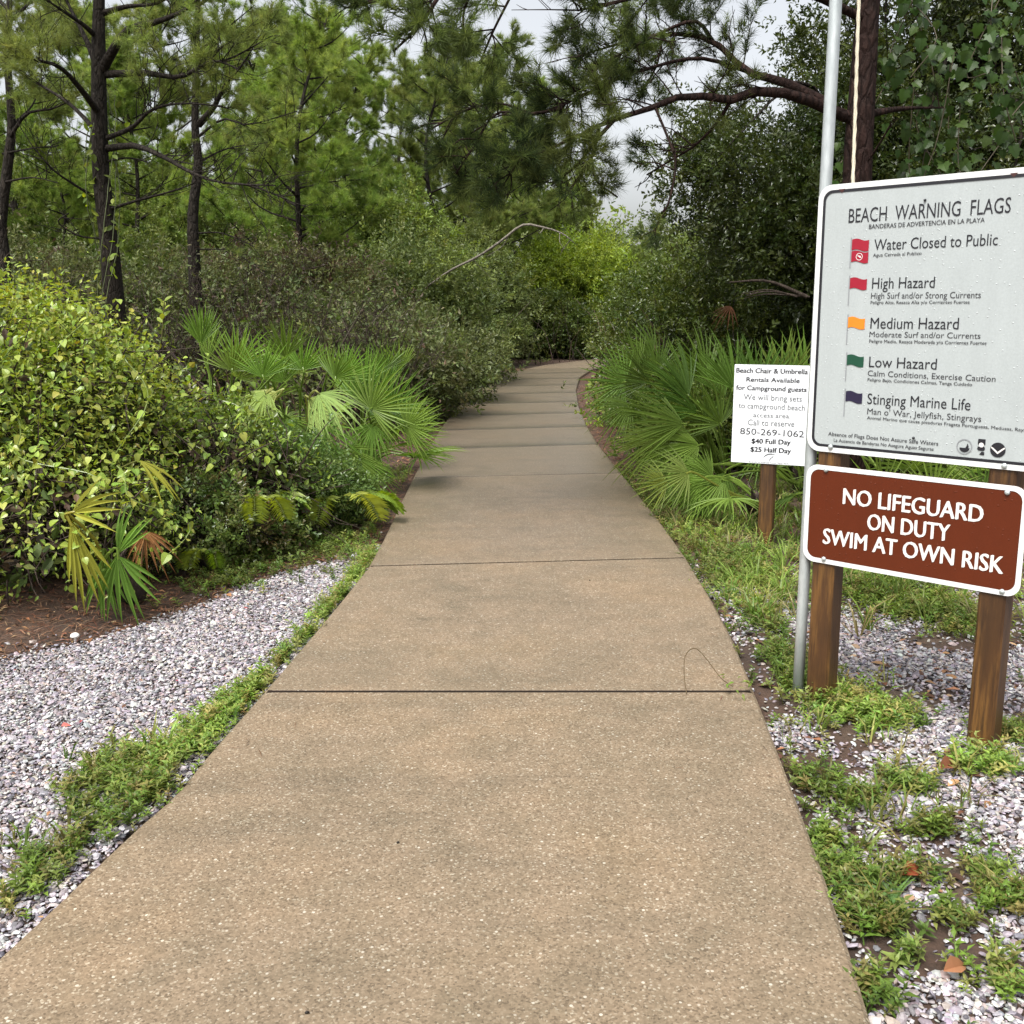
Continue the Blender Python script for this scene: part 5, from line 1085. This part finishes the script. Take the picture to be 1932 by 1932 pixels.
# gravel
ico = np.array([(0, .526, .851), (0, -.526, .851), (0, .526, -.851), (0, -.526, -.851), (.526, .851, 0), (-.526, .851, 0), (.526, -.851, 0), (-.526, -.851, 0), (.851, 0, .526), (-.851, 0, .526), (.851, 0, -.526), (-.851, 0, -.526)])
icf = np.array([(0, 1, 8), (0, 8, 4), (0, 4, 5), (0, 5, 9), (0, 9, 1), (1, 6, 8), (8, 6, 10), (8, 10, 4), (4, 10, 2), (4, 2, 5), (5, 2, 11), (5, 11, 9), (9, 11, 7), (9, 7, 1), (1, 7, 6), (3, 6, 7), (3, 7, 11), (3, 11, 2), (3, 2, 10), (3, 10, 6)])
PEB = [(ico*(1+rng.uniform(-.22, .22, (12, 1)))*np.array([1.15, rng.uniform(.65, .95), rng.uniform(.28, .5)]), icf, np.ones(20)) for _ in range(8)]
STONE = [(0.284, 0.267, 0.284), (0.335, 0.318, 0.327), (0.189, 0.176, 0.194), (0.404, 0.387, 0.387), (0.232, 0.198, 0.215), (0.129, 0.122, 0.138), (0.258, 0.237, 0.262), (0.065, 0.06, 0.069), (0.31, 0.267, 0.241), (0.456, 0.439, 0.439), (0.215, 0.172, 0.163)]
def in_poly(x, y, poly):
    c = np.zeros(len(x), bool); P = np.asarray(poly); j = len(P)-1
    for i in range(len(P)):
        c ^= ((P[i, 1] > y) != (P[j, 1] > y)) & (x < (P[j, 0]-P[i, 0])*(y-P[i, 1])/(P[j, 1]-P[i, 1]+1e-12)+P[i, 0]); j = i
    return c
def gravel(label, x, y, size, zj=.012):
    g = Geo(); n = len(x); s_ = size*rng.lognormal(0, .33, n); P = ground_pts(x, y)+np.stack([0*x, 0*x, rng.random(n)**1.5*zj+s_*.15], 1)
    k = rng.integers(0, 8, n); Rm = frames(rdir(n)*np.array([1, 1, .35]), UP+rng.normal(0, .35, (n, 3)), s_); c = pick(STONE, n, .15)
    for i in range(8): mk = k == i; g.inst(PEB[i], Rm[mk], P[mk], c[mk])
    return tag(g.build('gravel', 'stone'), label, 'gravel', kind='stuff')
GP = [(-4.2, 3.3), (-2.9, 3.95), (-2.235, 4.25), (-1.99, 4.47), (-1.753, 4.90), (-1.505, 5.45), (-1.158, 5.98), (-.90, 6.5), (-.82, 6.5), (-.86, 5.1), (-.97, 3.8), (-1.03, 3.2), (-1.10, 2.7), (-1.24, 1.9), (-1.3, .9), (-4.2, .9)]
n = 185000; x = rng.uniform(-3.4, -.8, n); y = rng.uniform(1.0, 6.5, n); k = in_poly(x+rng.normal(0, .035, n), y+rng.normal(0, .05, n), GP) & (x < Lx(y)-.012); gravel('pale grey crushed gravel strip left of the path', x[k], y[k], .0068)
n = 185000; x = rng.uniform(.7, 3.4, n); y = rng.uniform(1.0, 6.0, n); nz = vnoise(x, y, 1.3, 21)*.6+vnoise(x, y, 4, 22)*.4
k = (x > Rx(y)+.015) & (rng.random(n) < np.clip((nz-.32)*4.5, .05, .95)*np.interp(y, [1, 4.6, 5.3, 6], [1, 1, .5, .05])); gravel('grey gravel among the weeds right of the path', x[k], y[k], .0074)
# scattered stones on the dirt margin
x = rng.uniform(-3.2, -.8, 900); y = rng.uniform(3.6, 6.9, 900); k = (x < Lx(y)-.05) & ~in_poly(x, y, GP) & in_poly(x, y-.35, GP); gravel('loose stones scattered on the dirt beside the gravel', x[k], y[k], .0085)

# pine straw and dead leaves
T_straw = (np.array([[-.022, 0, 0], [.022, 0, 0], [.018, .5, .06], [-.018, .5, .06], [0, 1, 0]]), np.array([[0, 1, 2], [0, 2, 3], [3, 2, 4]]), np.array([.9, 1, 1.1]))
def strew(name, label, cat, x, y, tpls, sc, pal, m='dry', dz=.008, tilt=.15):
    n = len(x); g = Geo(); P = ground_pts(x, y, dz)+np.stack([0*x, 0*x, rng.random(n)*dz], 1); k = rng.integers(0, len(tpls), n); a = rng.uniform(0, 6.28, n)
    Rm = frames(np.stack([np.cos(a), np.sin(a), rng.normal(0, tilt*.5, n)], 1), UP+rng.normal(0, tilt, (n, 3)), sc*rng.uniform(.6, 1.3, n)); c = pick(pal, n, .3)
    for i, t2 in enumerate(tpls): mk = k == i; g.inst(t2, Rm[mk], P[mk], c[mk])
    return tag(g.build(name, m), label, cat, kind='stuff')
STRAW = [(.13, .055, .03), (.18, .085, .045), (.085, .04, .024), (.23, .14, .085)]
n = 16000; y = 4+rng.random(n)**.8*19; side = rng.random(n) < .5; wv = .12+.05*y; x = np.where(side, Lx(y)-.02-np.abs(rng.normal(0, 1, n))*wv*.6, Rx(y)+.02+np.abs(rng.normal(0, 1, n))*wv*.55)
k = ~(side & (y < 6.0)) & ~((~side) & (y < 5.5)); strew('pine_straw', 'reddish pine straw fringing both edges of the path', 'pine straw', x[k], y[k], [T_straw], .11, STRAW)
x = rng.uniform(-3.6, -.9, 9000); y = rng.uniform(3.9, 6.9, 9000); k = (x < Lx(y)-.05) & ~in_poly(x, y-.02, GP); strew('pine_straw', 'rusty straw and needles on the dirt below the vine shrub', 'pine straw', x[k], y[k], [T_straw], .08, STRAW)
DL = [(.22, .10, .05), (.30, .16, .08), (.15, .07, .04), (.36, .24, .14), (.10, .05, .03)]
n = 2600; y = rng.uniform(3.8, 20, n); side = rng.random(n) < .5; x = np.where(side, Lx(y)-.1-rng.random(n)*(.6+.08*y), Rx(y)+.05+rng.random(n)*(.6+.06*y)); k = ~(side & in_poly(x, y, GP)); strew('leaf_litter', 'dead brown leaves under the shrubs on both sides', 'leaf litter', x[k], y[k], [T_oval, T_small], .055, DL)
x = rng.uniform(-3.6, -1.2, 1600); y = rng.uniform(3.9, 6.3, 1600); k = ~in_poly(x, y, GP); strew('leaf_litter', 'brown leaf scraps on the dirt in front of the vine mound', 'leaf litter', x[k], y[k], [T_oval, T_small, T_lance], .035, DL+[(.06, .035, .022)]*3)
n = 1100; x = rng.uniform(.75, 3, n); y = rng.uniform(1.4, 5.5, n); k = (x > Rx(y)+.02) & (vnoise(x, y, 2.5, 31) > .52); strew('leaf_litter', 'wet brown leaf scraps in the gravel on the right', 'leaf litter', x[k], y[k], [T_oval, T_small, T_straw], .04, DL+[(.06, .03, .02)])
n = 150; x = rng.uniform(-3, -.9, n); y = rng.uniform(1.5, 5.8, n); k = in_poly(x, y, GP); strew('leaf_litter', 'a few tiny leaf scraps on the pale gravel', 'leaf litter', x[k], y[k], [T_oval, T_small], .022, DL+[(.3, .06, .06)], dz=.02)
n = 110; y = 3+rng.random(n)*11; e = rng.random(n)**2.2*.5; sd3 = rng.random(n) < .5; x = np.where(sd3, Lx(y)+.03+e, Rx(y)-.03-e); g = Geo(); a = rng.uniform(0, 6.28, n)
g.inst(T_straw, frames(np.stack([np.cos(a), np.sin(a), 0*a], 1), UP+rng.normal(0, .05, (n, 3)), rng.uniform(.025, .07, n)), np.stack([x, y, 0*x+.0035], 1), pick(STRAW+[(.05, .03, .02)], n)); tag(g.build('pine_straw', 'dry'), 'stray pine needles lying on the slabs near the path edges', 'pine straw', kind='stuff')
# single dead leaves one can point at
for px_, py_, s_, c_, lab in ((1700, 1655, .075, (.26, .07, .03), 'curled red-brown dead leaf beside the broad-bladed grass tuft'), (1778, 1850, .07, (.30, .14, .07), 'flat tan dead leaf on the gravel in the lower right corner'), (1770, 1465, .085, (.20, .08, .04), 'broken brown dead leaf in the gravel near the right post'), (118, 1396, .03, (.62, .20, .17), 'tiny pink petal lying on the pale gravel at the left')):
    p = gb(px_, py_); g = Geo(); V, F, sh = outline_leaf([(0, 0), (.18, .2), (.3, .42), (.2, .72), (0, 1)], 1.1, .5); g.inst((V, F, sh), frames(np.array([[.9, .2, .25]]), np.array([[.1, -.6, 1.]]), [s_]), (p+UP*.03)[None], np.array([c_])); tag(g.build('dead_leaf' if s_ > .04 else 'petal', 'dry', origin=tuple(p)), lab, 'leaf' if s_ > .04 else 'petal')
# white mushroom at the gravel edge
p = gb(143, 1217); mu = thing('mushroom', 'white mushroom standing where the left gravel meets the dirt', 'mushroom', p); g = Geo(); k = 14
def lathe(g, pr, c): 
    V = np.concatenate([np.stack([r_*np.cos(np.arange(k)*2*np.pi/k), r_*np.sin(np.arange(k)*2*np.pi/k), np.full(k, z)], 1) for r_, z in pr]); F = [np.stack([q*k+np.arange(k), q*k+(np.arange(k)+1) % k, (q+1)*k+(np.arange(k)+1) % k, (q+1)*k+np.arange(k)], 1) for q in range(len(pr)-1)]
    g.add(V, F, [c]*len(F))
lathe(g, [(.001, .030), (.016, .029), (.021, .032), (.019, .040), (.012, .046), (.001, .048)], (.8, .78, .74)); g.build('cap', 'stone', mu, True)
g = Geo(); lathe(g, [(.007, -.02), (.006, .01), (.0055, .0305)], (.7, .66, .6)); g.build('stalk', 'stone', mu, True)
# thin stem bent over the path edge, with its leaves
tw = thing('runner', 'thin bent plant runner arching over the right edge of the path', 'twig', (.86, 3.78, 0)); o_ = np.array([.86, 3.78, 0])
g = Geo(); tube(g, smoothline([(.86, 3.78, .01), (.82, 3.82, .03), (.775, 3.88, .085), (.73, 3.9, .125), (.685, 3.86, .11), (.672, 3.80, .05), (.669, 3.72, .004)], 26), .0019, 5, (.10, .07, .035), False); g.build('stem', 'dry', tw, True, origin=o_)
g = Geo(); q = np.array([.88, 3.74, .02])+rng.normal(0, .04, (16, 3))*np.array([1, 1, .3]); q[:, 2] = np.abs(q[:, 2])+.012; g.inst(T_lance, frames(rdir(16)*np.array([1, 1, .3]), UP+rdir(16)*.4, rng.uniform(.03, .05, 16)), q, pick(WEED, 16)); g.build('foliage', 'leaf', tw, origin=o_)
# specks lying on the path
for x, y, lab in ((-.45, 1.93, 'black seed lying on the near slab at the left'), (.42, 5.35, 'short dark twig piece lying on the second slab'), (-.33, 2.63, 'dark seed on the near slab, close to its middle')):
    g = Geo(); a = rng.uniform(0, 3); l_ = .012 if 'twig' not in lab else .03; tube(g, [(x, y, .003), (x+l_*math.cos(a)*.5, y+l_*.1, .0045), (x+l_*math.cos(a), y+l_*.2, .003)], [.002, .0032, .0018], 6, (.02, .017, .014)); tag(g.build('seed' if 'seed' in lab else 'twig', 'dry', None, True, origin=(x, y, 0)), lab, 'seed' if 'seed' in lab else 'twig')
